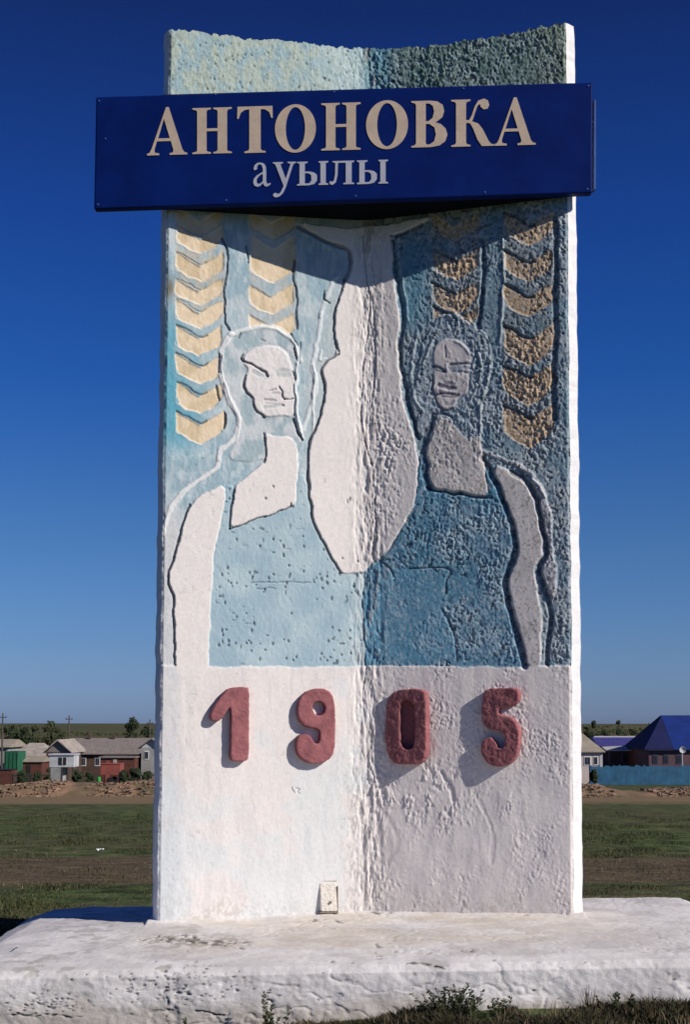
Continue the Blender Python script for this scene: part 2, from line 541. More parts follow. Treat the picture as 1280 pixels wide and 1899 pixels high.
# --- left woman
SCARF = lerp((.36, .45, .48), (.56, .60, .61), sstep(.4, .6, n_b))
region('hairL', Z3([(460, 735), (560, 690), (680, 684), (765, 725), (830, 820), (850, 900), (830, 1000), (825, 1200), (870, 1330), (830, 1420), (640, 1440), (560, 1450), (420, 1440), (480, 1330), (500, 1260), (470, 1150), (425, 1080), (400, 980), (392, 880), (410, 790)]),
       .005, SCARF, 11)
stroke(Z3([(455, 735), (560, 694), (680, 688), (760, 725), (820, 800), (850, 880)]), 11, .006, (.70, .72, .70), .75)
stroke(Z3([(455, 735), (400, 800), (385, 900), (400, 1000), (430, 1090), (475, 1150), (495, 1220), (490, 1300), (440, 1350), (385, 1390), (378, 1440)]) + Z5([(385, 100), (365, 155), (280, 205), (180, 285), (125, 350), (85, 430), (65, 520)]), 11, .007, (.74, .74, .73), .9)
stroke(Z3([(960, 620), (950, 760), (908, 900), (935, 1000), (925, 1080), (885, 1200), (850, 1290)]), 9, .006, (.70, .72, .72), .8)
stroke(Z3([(960, 640), (990, 560), (1020, 440), (1060, 410)]), 8, .005, (.66, .70, .70), .7)
stroke(Z3([(822, 950), (826, 1060), (822, 1180), (850, 1270)]), 5, .006, (.70, .72, .72), .8)
region('chestL', Z3([(640, 1290), (700, 1310), (790, 1310)]) + Z5([(830, 30), (828, 200), (820, 350), (790, 372), (720, 392), (560, 450), (440, 487), (447, 400), (465, 280), (485, 240), (545, 198), (635, 125), (655, 80), (645, 0)]),
       .012, WHITE_L, 13, sm=1)
region('armL', Z5([(412, 238), (330, 280), (225, 345), (180, 450), (150, 580), (112, 700), (95, 755), (102, 820), (130, 890), (130, 1110), (136, 1255), (140, 1330), (330, 1330), (335, 1000), (342, 800), (352, 600), (375, 520), (395, 430), (420, 350)]),
       .013, WHITE_L, 14, sm=1)
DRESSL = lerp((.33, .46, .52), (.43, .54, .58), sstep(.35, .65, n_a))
region('dressL', Z5([(420, 350), (415, 240), (470, 250), (455, 400), (440, 490), (560, 455), (720, 396), (800, 372), (825, 350), (832, 200), (850, 180), (875, 200), (900, 350), (925, 470), (980, 580), (1040, 680), (1080, 745), (1210, 745), (1210, 1100), (1212, 1266), (1205, 1268), (700, 1268), (330, 1268), (322, 1262), (333, 1000), (342, 800), (355, 600), (380, 520)]),
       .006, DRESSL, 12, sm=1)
region('faceL', ZL([(262, 505), (300, 415), (400, 350), (560, 322), (720, 370), (800, 470), (845, 620), (880, 720), (872, 900), (862, 1000), (866, 1160), (660, 1165), (510, 1172), (430, 1110), (370, 1020), (340, 940), (262, 820), (290, 700), (322, 640), (262, 540)]),
       .014, lerp((.70, .67, .65), (.76, .72, .70), sstep(.4, .6, n_b)), 15, sm=1)
GREYB = (.40, .45, .46)
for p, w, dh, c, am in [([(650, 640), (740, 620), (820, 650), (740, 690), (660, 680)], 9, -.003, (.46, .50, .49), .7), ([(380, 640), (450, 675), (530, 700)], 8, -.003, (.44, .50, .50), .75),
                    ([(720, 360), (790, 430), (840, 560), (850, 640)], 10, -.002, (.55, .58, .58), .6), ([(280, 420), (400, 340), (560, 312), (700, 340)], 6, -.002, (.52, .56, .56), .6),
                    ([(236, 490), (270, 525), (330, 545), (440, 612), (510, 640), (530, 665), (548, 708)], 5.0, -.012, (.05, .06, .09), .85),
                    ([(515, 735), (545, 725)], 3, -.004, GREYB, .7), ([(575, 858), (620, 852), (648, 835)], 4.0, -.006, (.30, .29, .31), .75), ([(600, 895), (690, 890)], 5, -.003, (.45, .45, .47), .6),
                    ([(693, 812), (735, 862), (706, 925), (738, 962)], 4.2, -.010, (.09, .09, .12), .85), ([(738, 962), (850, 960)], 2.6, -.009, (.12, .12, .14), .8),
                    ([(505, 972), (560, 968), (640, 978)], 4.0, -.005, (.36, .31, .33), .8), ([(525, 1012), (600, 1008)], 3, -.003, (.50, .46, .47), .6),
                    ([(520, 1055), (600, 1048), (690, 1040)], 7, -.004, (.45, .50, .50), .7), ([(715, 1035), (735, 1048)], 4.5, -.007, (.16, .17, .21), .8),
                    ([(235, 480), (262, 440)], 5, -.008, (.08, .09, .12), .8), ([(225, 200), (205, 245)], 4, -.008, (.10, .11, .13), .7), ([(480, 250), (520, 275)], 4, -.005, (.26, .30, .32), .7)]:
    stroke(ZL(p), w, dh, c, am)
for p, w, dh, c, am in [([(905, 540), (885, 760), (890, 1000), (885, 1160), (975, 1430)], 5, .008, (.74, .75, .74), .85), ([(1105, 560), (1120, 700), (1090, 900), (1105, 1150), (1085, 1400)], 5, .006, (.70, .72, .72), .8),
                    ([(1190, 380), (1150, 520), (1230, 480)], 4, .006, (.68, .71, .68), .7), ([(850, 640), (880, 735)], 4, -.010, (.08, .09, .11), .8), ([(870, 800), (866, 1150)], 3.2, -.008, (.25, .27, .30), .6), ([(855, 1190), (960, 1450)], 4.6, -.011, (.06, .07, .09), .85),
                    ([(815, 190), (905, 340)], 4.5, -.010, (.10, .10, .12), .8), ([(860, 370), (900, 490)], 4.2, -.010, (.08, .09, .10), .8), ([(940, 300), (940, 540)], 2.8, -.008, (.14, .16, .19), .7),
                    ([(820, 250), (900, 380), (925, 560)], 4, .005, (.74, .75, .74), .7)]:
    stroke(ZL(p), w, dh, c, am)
# --- joined raised arms in the fold
COLM = [(552, 412), (600, 420), (640, 425), (682, 421), (730, 415), (772, 406), (800, 404), (784, 417), (753, 430), (730, 440), (729, 464), (729, 514), (737, 555), (743, 595), (738, 632), (740, 672), (747, 743), (758, 783), (771, 817), (775, 850), (776, 887), (771, 931), (757, 961), (727, 1008), (706, 1036), (690, 1044), (672, 1066), (633, 1063), (621, 1043), (601, 1010), (583, 974), (575, 935), (570, 869), (573, 820), (592, 783), (600, 751), (601, 711), (593, 695), (598, 675), (627, 655), (618, 624), (618, 593), (627, 557), (638, 522), (650, 490), (648, 464), (620, 454), (588, 436)]
region('arms', COLM, .014, white, 16, sm=1)

# --- right woman
HAIRR = lerp((.23, .32, .39), (.44, .50, .54), sstep(.38, .62, n_c))
region('hairR', Z4([(420, 640), (520, 600), (620, 640), (700, 720), (750, 840), (745, 950), (710, 1060), (690, 1150), (690, 1300), (600, 1330), (440, 1230), (400, 1300), (340, 1250), (300, 1100), (330, 960), (360, 800)]), .007, HAIRR, 21)
for p, w in [([(400, 660), (480, 610), (600, 615), (690, 690), (750, 800), (752, 920), (720, 1030), (690, 1120), (685, 1290)], 5),
             ([(340, 720), (310, 860), (300, 980), (330, 1080), (370, 1140)], 5), ([(440, 720), (400, 800), (370, 880)], 5), ([(640, 750), (700, 860), (690, 960), (640, 1080)], 4)]:
    stroke(Z4(p), w, .006, (.50, .55, .57), .55)
FACER = lerp((.52, .48, .48), (.68, .63, .61), sstep(.4, .6, n_b))
region('faceR', ZR([(415, 640), (400, 520), (430, 420), (480, 370), (560, 310), (700, 320), (790, 390), (845, 480), (850, 600), (835, 740), (830, 960), (720, 1000), (690, 1060), (640, 1130), (560, 1165), (480, 1120), (430, 1040), (405, 900), (408, 760)]), .012, FACER, 25, sm=1)
for p, w, dh, c, am in [([(400, 655), (450, 650), (500, 655), (545, 705)], 8.5, -.005, (.08, .13, .17), .9), ([(430, 685), (520, 708)], 5, -.003, (.08, .12, .16), .85),
                    ([(615, 630), (700, 622), (835, 612)], 5.5, -.005, (.11, .14, .19), .85), ([(610, 672), (720, 668), (840, 665)], 7, -.002, (.27, .34, .41), .75), ([(620, 705), (740, 712), (840, 716)], 4, -.003, (.17, .25, .32), .7),
                    ([(480, 862), (540, 880), (600, 895), (660, 882)], 8, -.004, (.11, .10, .15), .88), ([(560, 845), (650, 840)], 6, -.003, (.24, .22, .26), .8), ([(490, 800), (520, 790), (530, 830)], 5, -.001, (.40, .44, .44), .6),
                    ([(440, 985), (530, 968), (610, 972), (700, 975)], 6.0, -.004, (.12, .10, .15), .9), ([(530, 1010), (620, 1015), (680, 1000)], 5, -.003, (.20, .17, .21), .8), ([(560, 1085), (620, 1095), (640, 1060)], 6, -.002, (.33, .31, .34), .7),
                    ([(575, 610), (580, 700), (575, 760)], 4, .003, (.72, .68, .68), .7), ([(465, 918), (560, 935), (670, 938)], 4, .002, (.66, .60, .62), .8), ([(550, 400), (552, 540)], 2.4, -.003, (.22, .18, .20), .7), ([(660, 340), (745, 370), (830, 480)], 4, .003, (.64, .67, .66), .7),
                    ([(408, 760), (405, 930), (430, 1040), (480, 1120), (560, 1168), (640, 1135)], 5, -.006, (.12, .15, .20), .75), ([(835, 740), (832, 960), (720, 1005), (690, 1060)], 4, -.003, (.20, .28, .34), .6),
                    ([(460, 1215), (560, 1200), (620, 1230)], 7, -.006, (.10, .13, .18), .8)]:
    stroke(ZR(p), w, dh, c, am)
region('chestR', Z4([(470, 1175), (440, 1215), (425, 1270), (400, 1330), (390, 1429)]) + Z6([(405, 100), (412, 200), (432, 258), (520, 266), (620, 282), (735, 300), (722, 200), (705, 100), (692, 0)]) + Z4([(692, 1275), (630, 1300), (565, 1250), (520, 1185)]),
       .010, lerp((.56, .52, .49), (.68, .62, .59), sstep(.4, .6, n_b)), 23, sm=1)
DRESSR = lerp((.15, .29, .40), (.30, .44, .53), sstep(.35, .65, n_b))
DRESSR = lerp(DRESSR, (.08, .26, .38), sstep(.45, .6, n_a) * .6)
region('dressR', Z6([(200, 575), (290, 425), (330, 335), (350, 200), (355, 60), (380, 60), (385, 180), (405, 265), (560, 290), (740, 310), (720, 130), (750, 150), (790, 250), (830, 350), (870, 460), (885, 560), (870, 640), (835, 700), (828, 770), (845, 880), (872, 1000), (905, 1120), (930, 1215), (935, 1234), (900, 1236), (500, 1236), (90, 1236), (48, 1236), (46, 1200), (46, 900), (46, 760), (52, 720), (70, 690), (110, 665), (150, 650)]),
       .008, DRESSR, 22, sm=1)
region('armR', Z6([(760, 120), (820, 150), (900, 180), (960, 250), (990, 330), (1012, 450), (1030, 540), (1035, 620), (1000, 670), (985, 720), (1000, 800), (1020, 900), (1030, 1000), (1025, 1100), (1030, 1240), (955, 1240), (930, 1130), (900, 1020), (880, 930), (862, 860), (848, 780), (855, 720), (895, 650), (905, 560), (885, 480), (855, 400), (832, 320), (800, 240)]),
       .012, lerp((.58, .54, .52), (.67, .62, .60), sstep(.4, .6, n_b)), 24, sm=1)
region('sideR', Z6([(960, 190), (1010, 230), (1060, 320), (1090, 420), (1090, 600), (1110, 700), (1110, 830), (1085, 870), (1050, 790), (1030, 700), (1075, 620), (1060, 540), (1035, 420), (1005, 300)]), .016,
       lerp((.40, .40, .43), (.52, .50, .53), sstep(.4, .6, n_c)), 0, sm=1)
stroke(Z6([(700, 55), (820, 100), (920, 130), (1000, 215), (1050, 300)]), 8, .007, (.55, .54, .56), .8)
GROOVE_SHADE = (.035, .05, .085)  # shade inside the grooves, put into the colour
stroke(Z6([(705, 95), (740, 150), (780, 240), (820, 340), (852, 430), (886, 540), (874, 640), (836, 700), (826, 770), (842, 880), (872, 1000), (905, 1120), (935, 1232)]), 13, -.016, GROOVE_SHADE, .62)
stroke(Z6([(860, 165), (950, 210), (1000, 300), (1022, 420), (1050, 540), (1062, 620), (1010, 690), (1030, 790), (1068, 880), (1076, 1000), (1060, 1120), (1062, 1225)]), 11, -.015, GROOVE_SHADE, .6)
stroke(Z4([(430, 1170), (385, 1290), (368, 1380)]) + Z6([(375, 80), (382, 180), (405, 262)]), 13, -.010, GROOVE_SHADE, .55)
stroke(Z6([(395, 250), (430, 272), (560, 286), (640, 300), (745, 306)]), 6, -.012, GROOVE_SHADE, .6)
stroke(Z4([(205, 200), (212, 300), (230, 430), (250, 520), (268, 610), (258, 700), (245, 780), (250, 870), (262, 960), (280, 1050), (310, 1170), (350, 1290)]), 9, -.013, GROOVE_SHADE, .6)
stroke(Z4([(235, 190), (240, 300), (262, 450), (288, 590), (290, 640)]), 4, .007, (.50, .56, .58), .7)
stroke(Z8([(920, 290), (930, 300), (1060, 262), (1200, 180)]), 7, -.009, GROOVE_SHADE, .6)
stroke(Z8([(60, 200), (200, 275), (400, 378), (530, 405), (545, 470), (540, 600), (495, 695)]), 8, -.009, GROOVE_SHADE, .6)
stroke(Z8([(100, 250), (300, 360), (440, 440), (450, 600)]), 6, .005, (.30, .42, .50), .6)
# thin grooves along raised edges on the left wing, shade painted into them
EDGE_SHADE = (.05, .055, .07)
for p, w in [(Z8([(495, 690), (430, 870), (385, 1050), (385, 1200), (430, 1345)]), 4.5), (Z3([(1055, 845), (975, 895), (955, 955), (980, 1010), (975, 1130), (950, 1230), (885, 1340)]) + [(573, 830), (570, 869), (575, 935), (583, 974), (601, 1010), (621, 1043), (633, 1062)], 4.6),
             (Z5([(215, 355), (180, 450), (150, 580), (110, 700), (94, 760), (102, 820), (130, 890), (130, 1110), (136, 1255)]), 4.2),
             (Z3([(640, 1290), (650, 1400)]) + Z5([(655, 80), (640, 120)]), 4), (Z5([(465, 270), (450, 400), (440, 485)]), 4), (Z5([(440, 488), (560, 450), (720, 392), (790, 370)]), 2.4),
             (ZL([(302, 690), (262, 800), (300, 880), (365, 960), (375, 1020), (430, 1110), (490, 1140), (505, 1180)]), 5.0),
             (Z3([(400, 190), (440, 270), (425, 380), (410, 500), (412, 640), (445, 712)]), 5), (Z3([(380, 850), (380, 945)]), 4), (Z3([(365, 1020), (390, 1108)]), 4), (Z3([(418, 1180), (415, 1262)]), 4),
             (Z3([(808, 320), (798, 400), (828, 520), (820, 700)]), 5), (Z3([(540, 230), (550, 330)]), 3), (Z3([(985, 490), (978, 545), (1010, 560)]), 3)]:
    stroke(p, w, -.010, EDGE_SHADE, .7)
for ei, (cx, w, gs, nd) in enumerate(EARS[:1]):
    for yt, gh in gs[1:]:
        k = 3.4 if yt > 590 else 1.8
        stroke([(cx - w, yt - 1), (cx - w * .45, yt + nd * .45 - 1), (cx + 2, yt + nd - 1), (cx + w * .3, yt + nd * .7)], k, -.006, (.10, .09, .09), .75 if yt > 590 else .35)  # shade below each grain's upper edge, painted dark
# right wing: vertical grooves beside the ears
stroke(Z4([(698, 190), (705, 300), (700, 430), (690, 560), (680, 680)]), 9, -.013, GROOVE_SHADE, .55)
stroke(Z4([(815, 190), (818, 400), (808, 600), (795, 760)]), 5, .007, (.55, .60, .60), .7)
stroke(Z4([(1100, 60), (1108, 300), (1098, 500), (1112, 700), (1092, 900), (1100, 1180)]), 12, -.014, GROOVE_SHADE, .55)
for yt, gh in EARS[3][2]:
    stroke([(934, yt + 2), (955, yt + 10), (980, yt + 27), (990, yt + 24)], 6, -.010, (.06, .08, .09), .6)  # painted shade at the upper edge of the outer right grains
for yt, gh in EARS[2][2][1:]:
    stroke([(802, yt), (825, yt + 12), (846, yt + 25)], 5, -.010, (.07, .12, .15), .6)  # painted shade again, inner right grains
# cracks
for p, w in [(Z6([(300, 700), (430, 690), (540, 705), (490, 750), (500, 830)]), 4), (Z6([(475, 915), (530, 1000), (550, 1120), (562, 1190)]), 5), (Z6([(130, 655), (190, 690), (215, 760)]), 4), (Z6([(110, 420), (120, 520), (90, 620), (105, 660)]), 4),
             (Z5([(560, 795), (700, 795), (920, 797)]), 2.2), (Z5([(590, 826), (700, 828)]), 1.6), ([(672, 440), (676, 500), (688, 560), (682, 620), (672, 700), (668, 800), (690, 860)], 3), ([(690, 560), (700, 640), (690, 760)], 3), ([(690, 860), (700, 960), (688, 1030)], 4),
             ([(676, 1070), (672, 1150), (680, 1230), (672, 1300)], 4), ([(540, 1460), (544, 1470)], 2), ([(548, 1462), (554, 1460), (549, 1468), (555, 1471)], 2)]:
    stroke(p, w, -.007, (.12, .15, .18), .55)
# smooth skim patch low on the right dress
patch = 1 - sstep(-4, 4, sdf(WX, WY, smooth_poly(Z6([(60, 720), (330, 700), (500, 720), (480, 900), (540, 1050), (555, 1225), (60, 1225)]), 2)))
C = lerp(C * .5 + np.array((.06, .16, .23)), (.08, .20, .28), patch * 0) * (patch[..., None]) + C * (1 - patch[..., None])

# --- plaster surface
fold = np.exp(-((PX - 684 - (n_e - .5) * 30) / 26) ** 2)
chop = (n_c - .5) * .9 + (n_d - .5) * .7 + (n_h - .5) * .8 * right
smooth_patches = sstep(.50, .62, n_a) * right
rr = rough_amt * (1 - .55 * smooth_patches) * (1 - .6 * patch)
rr = rr * (1 - .45 * low * right)
rr = rr * np.where(right > .5, .35 + .85 * sstep(.42, .58, fbm(PX * .022, PY * .016, 131, 3)), 1)
dts = sstep(.57, .63, fbm(PX * .27, PY * .21, 133, 3)) * right * (1 - low) * (SDS['arms'] > 0) * (SDS['faceR'] > 3) * (SDS['armR'] > 2) * (SDS['chestR'] > 0) * (1 - .75 * patch) * (.35 + .9 * sstep(.40, .6, n_b))
H = H - dts * .0042
rr = rr * (1 - .70 * sstep(1380, 1420, PY) * right * (1 - sstep(.45, .55, n_b) * .6) - .55 * (SDS['arms'] < 0) * right * (1 - sstep(760, 800, PY)))
rr = rr * (1 - .68 * (SDS['faceR'] < 3)) * (1 - .75 * (SDS['armR'] < 0)) * (1 - .5 * (SDS['chestR'] < 0))
rr = rr * np.where(right < .5, np.where((low > .5) | (SDS['arms'] < 0) | (SDS['armL'] < 0) | (SDS['chestL'] < 0), .28, 1.0), 1)
rr = rr + .0035 * topm
H = H + chop * rr + fold * ((n_d - .5) * .012 + (n_e - .5) * .010 + (n_f - .5) * .028) * (1 - .3 * topm)
H = H + (fbm(PX * .006, PY * .006, 71, 2) - .5) * .016 + (n_b - .5) * .003
bot = sstep(1380, 1480, PY) * (1 - sstep(1640, 1700, PY)) * right
H = H + bot * ((fbm(PX * .02, PY * .012, 73, 3) - .5) * .012)
for p_, w_, d_ in [([(862, 1440), (885, 1475), (905, 1510), (918, 1560), (912, 1600)], 9, -.002), ([(700, 1490), (730, 1530), (742, 1570), (715, 1600)], 10, -.0015), ([(820, 1430), (838, 1465), (842, 1490)], 9, -.007)]:
    stroke(p_, w_, d_, (.42, .40, .40), .25, vary=.8)
H = H
H = H + bot * 0
chp = right * np.exp(-((PX - 775 - (PY - 1470) * .3) / 95) ** 2 - ((PY - 1465) / 60) ** 2) * sstep(.36, .58, n_b)
H = H + chp * ((n_d - .5) * .024 + (n_e - .5) * .02)
chf = chp * sstep(.55, .65, n_d) * .5
C = C * (1 - chf[..., None]) + np.array((.38, .36, .36)) * chf[..., None]
H = H - pits * (.09 * (1 - right) + .05 * right) * (.12 + .88 * (SDS['dressL'] < 0))
dirt = np.clip(pits * 9, 0, 1) * (.25 + .75 * (SDS['dressL'] < 0))
# scattered drilled pits on the left dress
for _ in range(95):
    px = random.uniform(400, 665); py = random.choice([random.uniform(1060, 1120), random.uniform(1150, 1225), random.uniform(900, 1230)])
    s = np.hypot((WX - px) / random.uniform(.8, 1.5), (WY - py) / random.uniform(1, 2.6))
    a = 1 - sstep(.8, 2.2, s); H = H - a * .008; dirt = np.maximum(dirt, a * .8)
for _ in range(70):
    px = random.uniform(320, 670); py = random.uniform(80, 170)
    s = np.hypot(WX - px, (WY - py) / 1.4); a = 1 - sstep(.8, 2.4, s); H = H - a * .006; dirt = np.maximum(dirt, a * .6)
C = C * (1 - dirt[..., None] * .78) + np.array((.07, .075, .08)) * (dirt[..., None] * .78)
# weathering: flaking along the fold, grime low down, chips on rims
fl = fold * sstep(.58, .70, n_f) * .6
C = C * (1 - dts[..., None] * .42)
C = C * (1 - fl[..., None]) + np.array((.34, .31, .29)) * fl[..., None]
whitefold = np.exp(-((PX - 664) / 12) ** 2) * sstep(1060, 1080, PY) * (1 - low) * sstep(.4, .6, n_b) * .6
C = C * (1 - whitefold[..., None]) + np.array((.55, .60, .60)) * whitefold[..., None]
smear = low * sstep(.54, .64, fbm(PX * .06, PY * .014, 141, 4)) * .22
C = C * (1 - smear[..., None]) + np.array((.56, .54, .55)) * smear[..., None]
H = H - smear * .006 * (n_d)
gr = sstep(1640, 1695, PY + (n_b - .5) * 60) * sstep(.42, .62, n_c) * .35
C = C * (1 - gr[..., None]) + np.array((.36, .31, .25)) * gr[..., None]
st = sstep(1380, 1460, PY) * np.exp(-((PX - 660) / 26) ** 2) * sstep(.52, .66, n_d) * .5
C = C * (1 - st[..., None]) + np.array((.36, .33, .32)) * st[..., None]
bluish = sstep(.5, .64, fbm(PX * .01, PY * .012, 81, 3)) * low * (1 - right) * .34
C = C * (1 - bluish[..., None]) + np.array((.62, .72, .74)) * bluish[..., None]
brown = np.exp(-((PX - 315) / 8) ** 2 - ((PY - 535) / 22) ** 2) * .9
C = C * (1 - brown[..., None]) + np.array((.17, .13, .08)) * brown[..., None]
# speckle of exposed darker grain on the coarse stucco
spk = sstep(.56, .70, n_h * .6 + n_c * .4) * (right * (1 - low) * (1 - patch * .5) * .75 + topm * .45) * (SDS['arms'] > 0) * (SDS['faceR'] > 0)
C = C * (1 - spk[..., None] * .6)
rubbed = sstep(.56, .68, 1 - n_h * .6 - n_c * .4) * right * (1 - low) * .55 * (SDS['arms'] > 0) * (SDS['faceR'] > 0)
C = C * (1 - rubbed[..., None]) + np.array((.46, .50, .52)) * rubbed[..., None]
sky_r = np.exp(-((PX - 770) / 34) ** 2) * sstep(430, 460, PY) * (1 - sstep(580, 640, PY)) * (SDS['arms'] > 0) * .7
C = C * (1 - sky_r[..., None]) + np.array((.09, .27, .37)) * sky_r[..., None]

def Zy(p): return [(660 + x / 2.977, 1220 + y / 2.977) for x, y in p]
slot = 1 - sstep(-1, 3, sdf(PX, PY, Zy([(255, 225), (350, 225), (350, 510), (255, 510)])))
stain = np.exp(-((PX - 803) / 7) ** 2 - ((PY - 1385) / 22) ** 2) * .45 + np.exp(-((PX - 948) / 30) ** 2 - ((PY - 1262) / 9) ** 2) * .25 * sstep(.45, .6, n_d)
slot = np.maximum(slot, stain * (PX > 700))
C = C * (1 - slot[..., None]) + np.array((.33, .12, .125)) * slot[..., None]
nxv, nyv = wall_n(Xg)
edge_u = np.minimum(u, 1 - u)[None] * 770
H = H - .012 * (1 - sstep(0, 5, edge_u)) * (.4 + n_c)
V = np.stack([Xg + H * nxv, Yg + H * nyv, Zg], -1)
dU = np.gradient(V, axis=1); dV = np.gradient(V, axis=0)
N = np.cross(dU, dV); N /= np.linalg.norm(N, axis=2, keepdims=True)
if N[500, 200, 1] > 0: N = -N
idx = np.arange(NU * NV).reshape(NV, NU)
Q = np.stack([idx[:-1, :-1], idx[:-1, 1:], idx[1:, 1:], idx[1:, :-1]], -1).reshape(-1, 4)
Vf, Nf, Cf = V.reshape(-1, 3), N.reshape(-1, 3), np.clip(C, .01, .9).reshape(-1, 3)
FL = LAB.reshape(-1)[Q[:, 0]]

# the woman's hair hides most of the lowest inner grain on the right: keep the larger side only
_l = ear_labels[2][-1]
_c = (FL == _l)
_px = PX[:-1, :-1].reshape(-1)
if (_c & (_px > 845)).sum() and (_c & (_px <= 845)).sum():
    FL[_c & (_px <= 845)] = 0
face = sub_mesh('wall_face', Vf, Q, (FL == 0), M_PAINT, mon, Cf, Nf)
face['label'] = 'pale blue and white plaster background of the concave front'
rl = sub_mesh('woman_relief', Vf, Q, FL == 12, M_PAINT, mon, Cf, Nf); rl['label'] = 'woman in light blue dress on the sunlit left wing'
rr_ = sub_mesh('woman_relief', Vf, Q, FL == 22, M_PAINT, mon, Cf, Nf); rr_['label'] = 'woman in dark blue dress on the shaded right wing'
for l, nm, par in [(11, 'hair', rl), (13, 'chest', rl), (14, 'arm', rl), (15, 'face', rl), (21, 'hair', rr_), (23, 'chest', rr_), (24, 'arm', rr_), (25, 'face', rr_)]:
    sub_mesh(nm, Vf, Q, FL == l, M_PAINT, par, Cf, Nf)
ar = sub_mesh('raised_arms', Vf, Q, FL == 16, M_PAINT, mon, Cf, Nf); ar['label'] = 'joined white raised arms with open hands in the fold'
for ids, lb in zip(ear_labels, ['outer wheat ear on the left wing', 'inner wheat ear on the left wing', 'inner wheat ear on the right wing', 'outer wheat ear on the right wing']):
    ear = empty('wheat_ear', (0, 0, 0), parent=mon)
    ear['label'] = lb
    for l in ids:
        sub_mesh('grain', Vf, Q, FL == l, M_PAINT, ear, Cf, Nf)

# slab body behind the front surface: ends, top and back
def slab_ring(row):
    """extra points round the back of one row, starting at the right front corner"""
    l = Vf.reshape(NV, NU, 3)[row, 0]; r = Vf.reshape(NV, NU, 3)[row, -1]
    T = .24
    k = (fbm(np.array([r[2] * 8]), np.array([0.]), 91, 4)[0] - .5) * .008
    k2 = (fbm(np.array([l[2] * 8]), np.array([0.]), 95, 4)[0] - .5) * .008
    return [(r[0], r[1], r[2]), (r[0] + .020 + k * .3, r[1] + .02, r[2] + .004), (r[0] + .064 + k, r[1] + .06, r[2] + .004), (r[0] + .10 + k, r[1] + T, r[2]),
            (XC + .05, 9.6 + TA * HWID + T, r[2] * .5 + l[2] * .5), (l[0] - .068 + k2, l[1] + T, l[2]), (l[0] - .036 + k2, l[1] + .06, l[2]), (l[0] - .012, l[1] + .015, l[2]), (l[0], l[1], l[2])]
rows = list(range(0, NV, 6)) + [NV - 1]
vs, fs = [], []
for rI in rows: vs += slab_ring(rI)
for i in range(len(rows) - 1):
    for j in range(8):
        a = i * 9 + j
        fs.append((a, a + 1, a + 10, a + 9))
sl = mesh_obj('slab', vs, fs, None, mon, smooth=False)
sl.data.materials.append(mat('whitewashed_slab', (.80, .78, .77), c2=(.66, .65, .66), scale=7, bump=.4, bscale=40, bdist=.01))
sl['label'] = 'thick white slab ends and back of the two wings'
# top cap strip
front = Vf.reshape(NV, NU, 3)[-1][::3]
cap, cf = [], []
for p in front:
    nx_, ny_ = wall_n(p[0])
    cap += [tuple(p), (p[0] - nx_ * .10, p[1] - ny_ * .10, p[2] + .012), (p[0] - nx_ * .24, p[1] - ny_ * .24, p[2] - .005)]
for i in range(len(front) - 1):
    a = i * 3
    cf += [(a, a + 3, a + 4, a + 1), (a + 1, a + 4, a + 5, a + 2)]
cp = mesh_obj('top_edge', cap, cf, M_BACK, mon)

# --- plinth
def prof(keys, n):
    """piecewise profile resampled with the given counts"""
    out = []
    for (a, b, k) in keys: out += [tuple(np.array(a) + (np.array(b) - np.array(a)) * i / k) for i in range(k)]
    out.append(tuple(keys[-1][1]))
    return np.array(out)
pv = prof([((7.86, -.35), (7.885, -.10), 6), ((7.885, -.10), (7.915, .13), 52), ((7.915, .13), (7.925, .225), 16), ((7.925, .225), (7.96, .262), 10), ((7.96, .262), (8.08, .283), 12),
           ((8.08, .283), (9.6, .280), 90), ((9.6, .280), (10.62, .270), 50), ((10.62, .27), (10.74, .235), 8), ((10.74, .235), (10.84, .10), 8), ((10.84, .10), (10.88, -.7), 6)], 0)
pu = prof([((-2.62, -.5), (-2.45, .3), 14), ((-2.45, .3), (-2.33, .75), 10), ((-2.33, .75), (-2.16, .96), 12), ((-2.16, .96), (-1.9, 1.0), 20), ((-1.9, 1.0), (2.28, 1.0), 520), ((2.28, 1.0), (2.5, .96), 16), ((2.5, .96), (2.68, .72), 12), ((2.68, .72), (2.8, -.5), 14)], 0)
UX, VY = np.meshgrid(pu[:, 0], pv[:, 0]); UZ, VZ = np.meshgrid(pu[:, 1], pv[:, 1])
PZ = np.where(VZ > 0, np.where(UZ > 0, VZ * UZ, VZ * UZ * 1.5), np.minimum(VZ, VZ * 0 + VZ))
PZ = PZ + .0175 * UX * sstep(-.05, .15, PZ)
VYb = VY + (UX * 0)
# foot of the monument: thin fillet of plaster against the wall
dw = wallY(np.clip(UX, -1.35, 1.6)) - VYb
fil = np.exp(-np.clip(dw, 0, 9) / .045) * (dw > -.3) * ((UX > -1.33) & (UX < 1.62)) * .022
big = fbm(UX * 1.6, VYb * 1.6 + PZ * 2, 201, 3) - .5
med = fbm(UX * 7, VYb * 7 + PZ * 8, 202, 4) - .5
fin = fbm(UX * 34, VYb * 26 + PZ * 34, 203, 3) - .5
crs = np.abs(fbm(UX * 5, VYb * 5 + PZ * 6, 240, 4) - .5) * 2
hh = big * .032 + med * .018 + fin * .007 - (1 - sstep(0, .10, crs)) * .006 * sstep(.5, .6, fbm(UX * 1.3, VYb + PZ * 2, 241, 2))
isfront = 1 - sstep(7.95, 8.10, VYb)
Yp = VYb - hh * isfront * 1.0 + big * .03 * (VYb > 10.3)
Zp = PZ + hh * (1 - isfront) * sstep(0, .2, PZ) * .55 + fil
Xp = UX + (med * .05 + big * .05) * ((UX < -2.0) | (UX > 2.4))
PPX, PPY = proj(Xp, Yp, Zp)
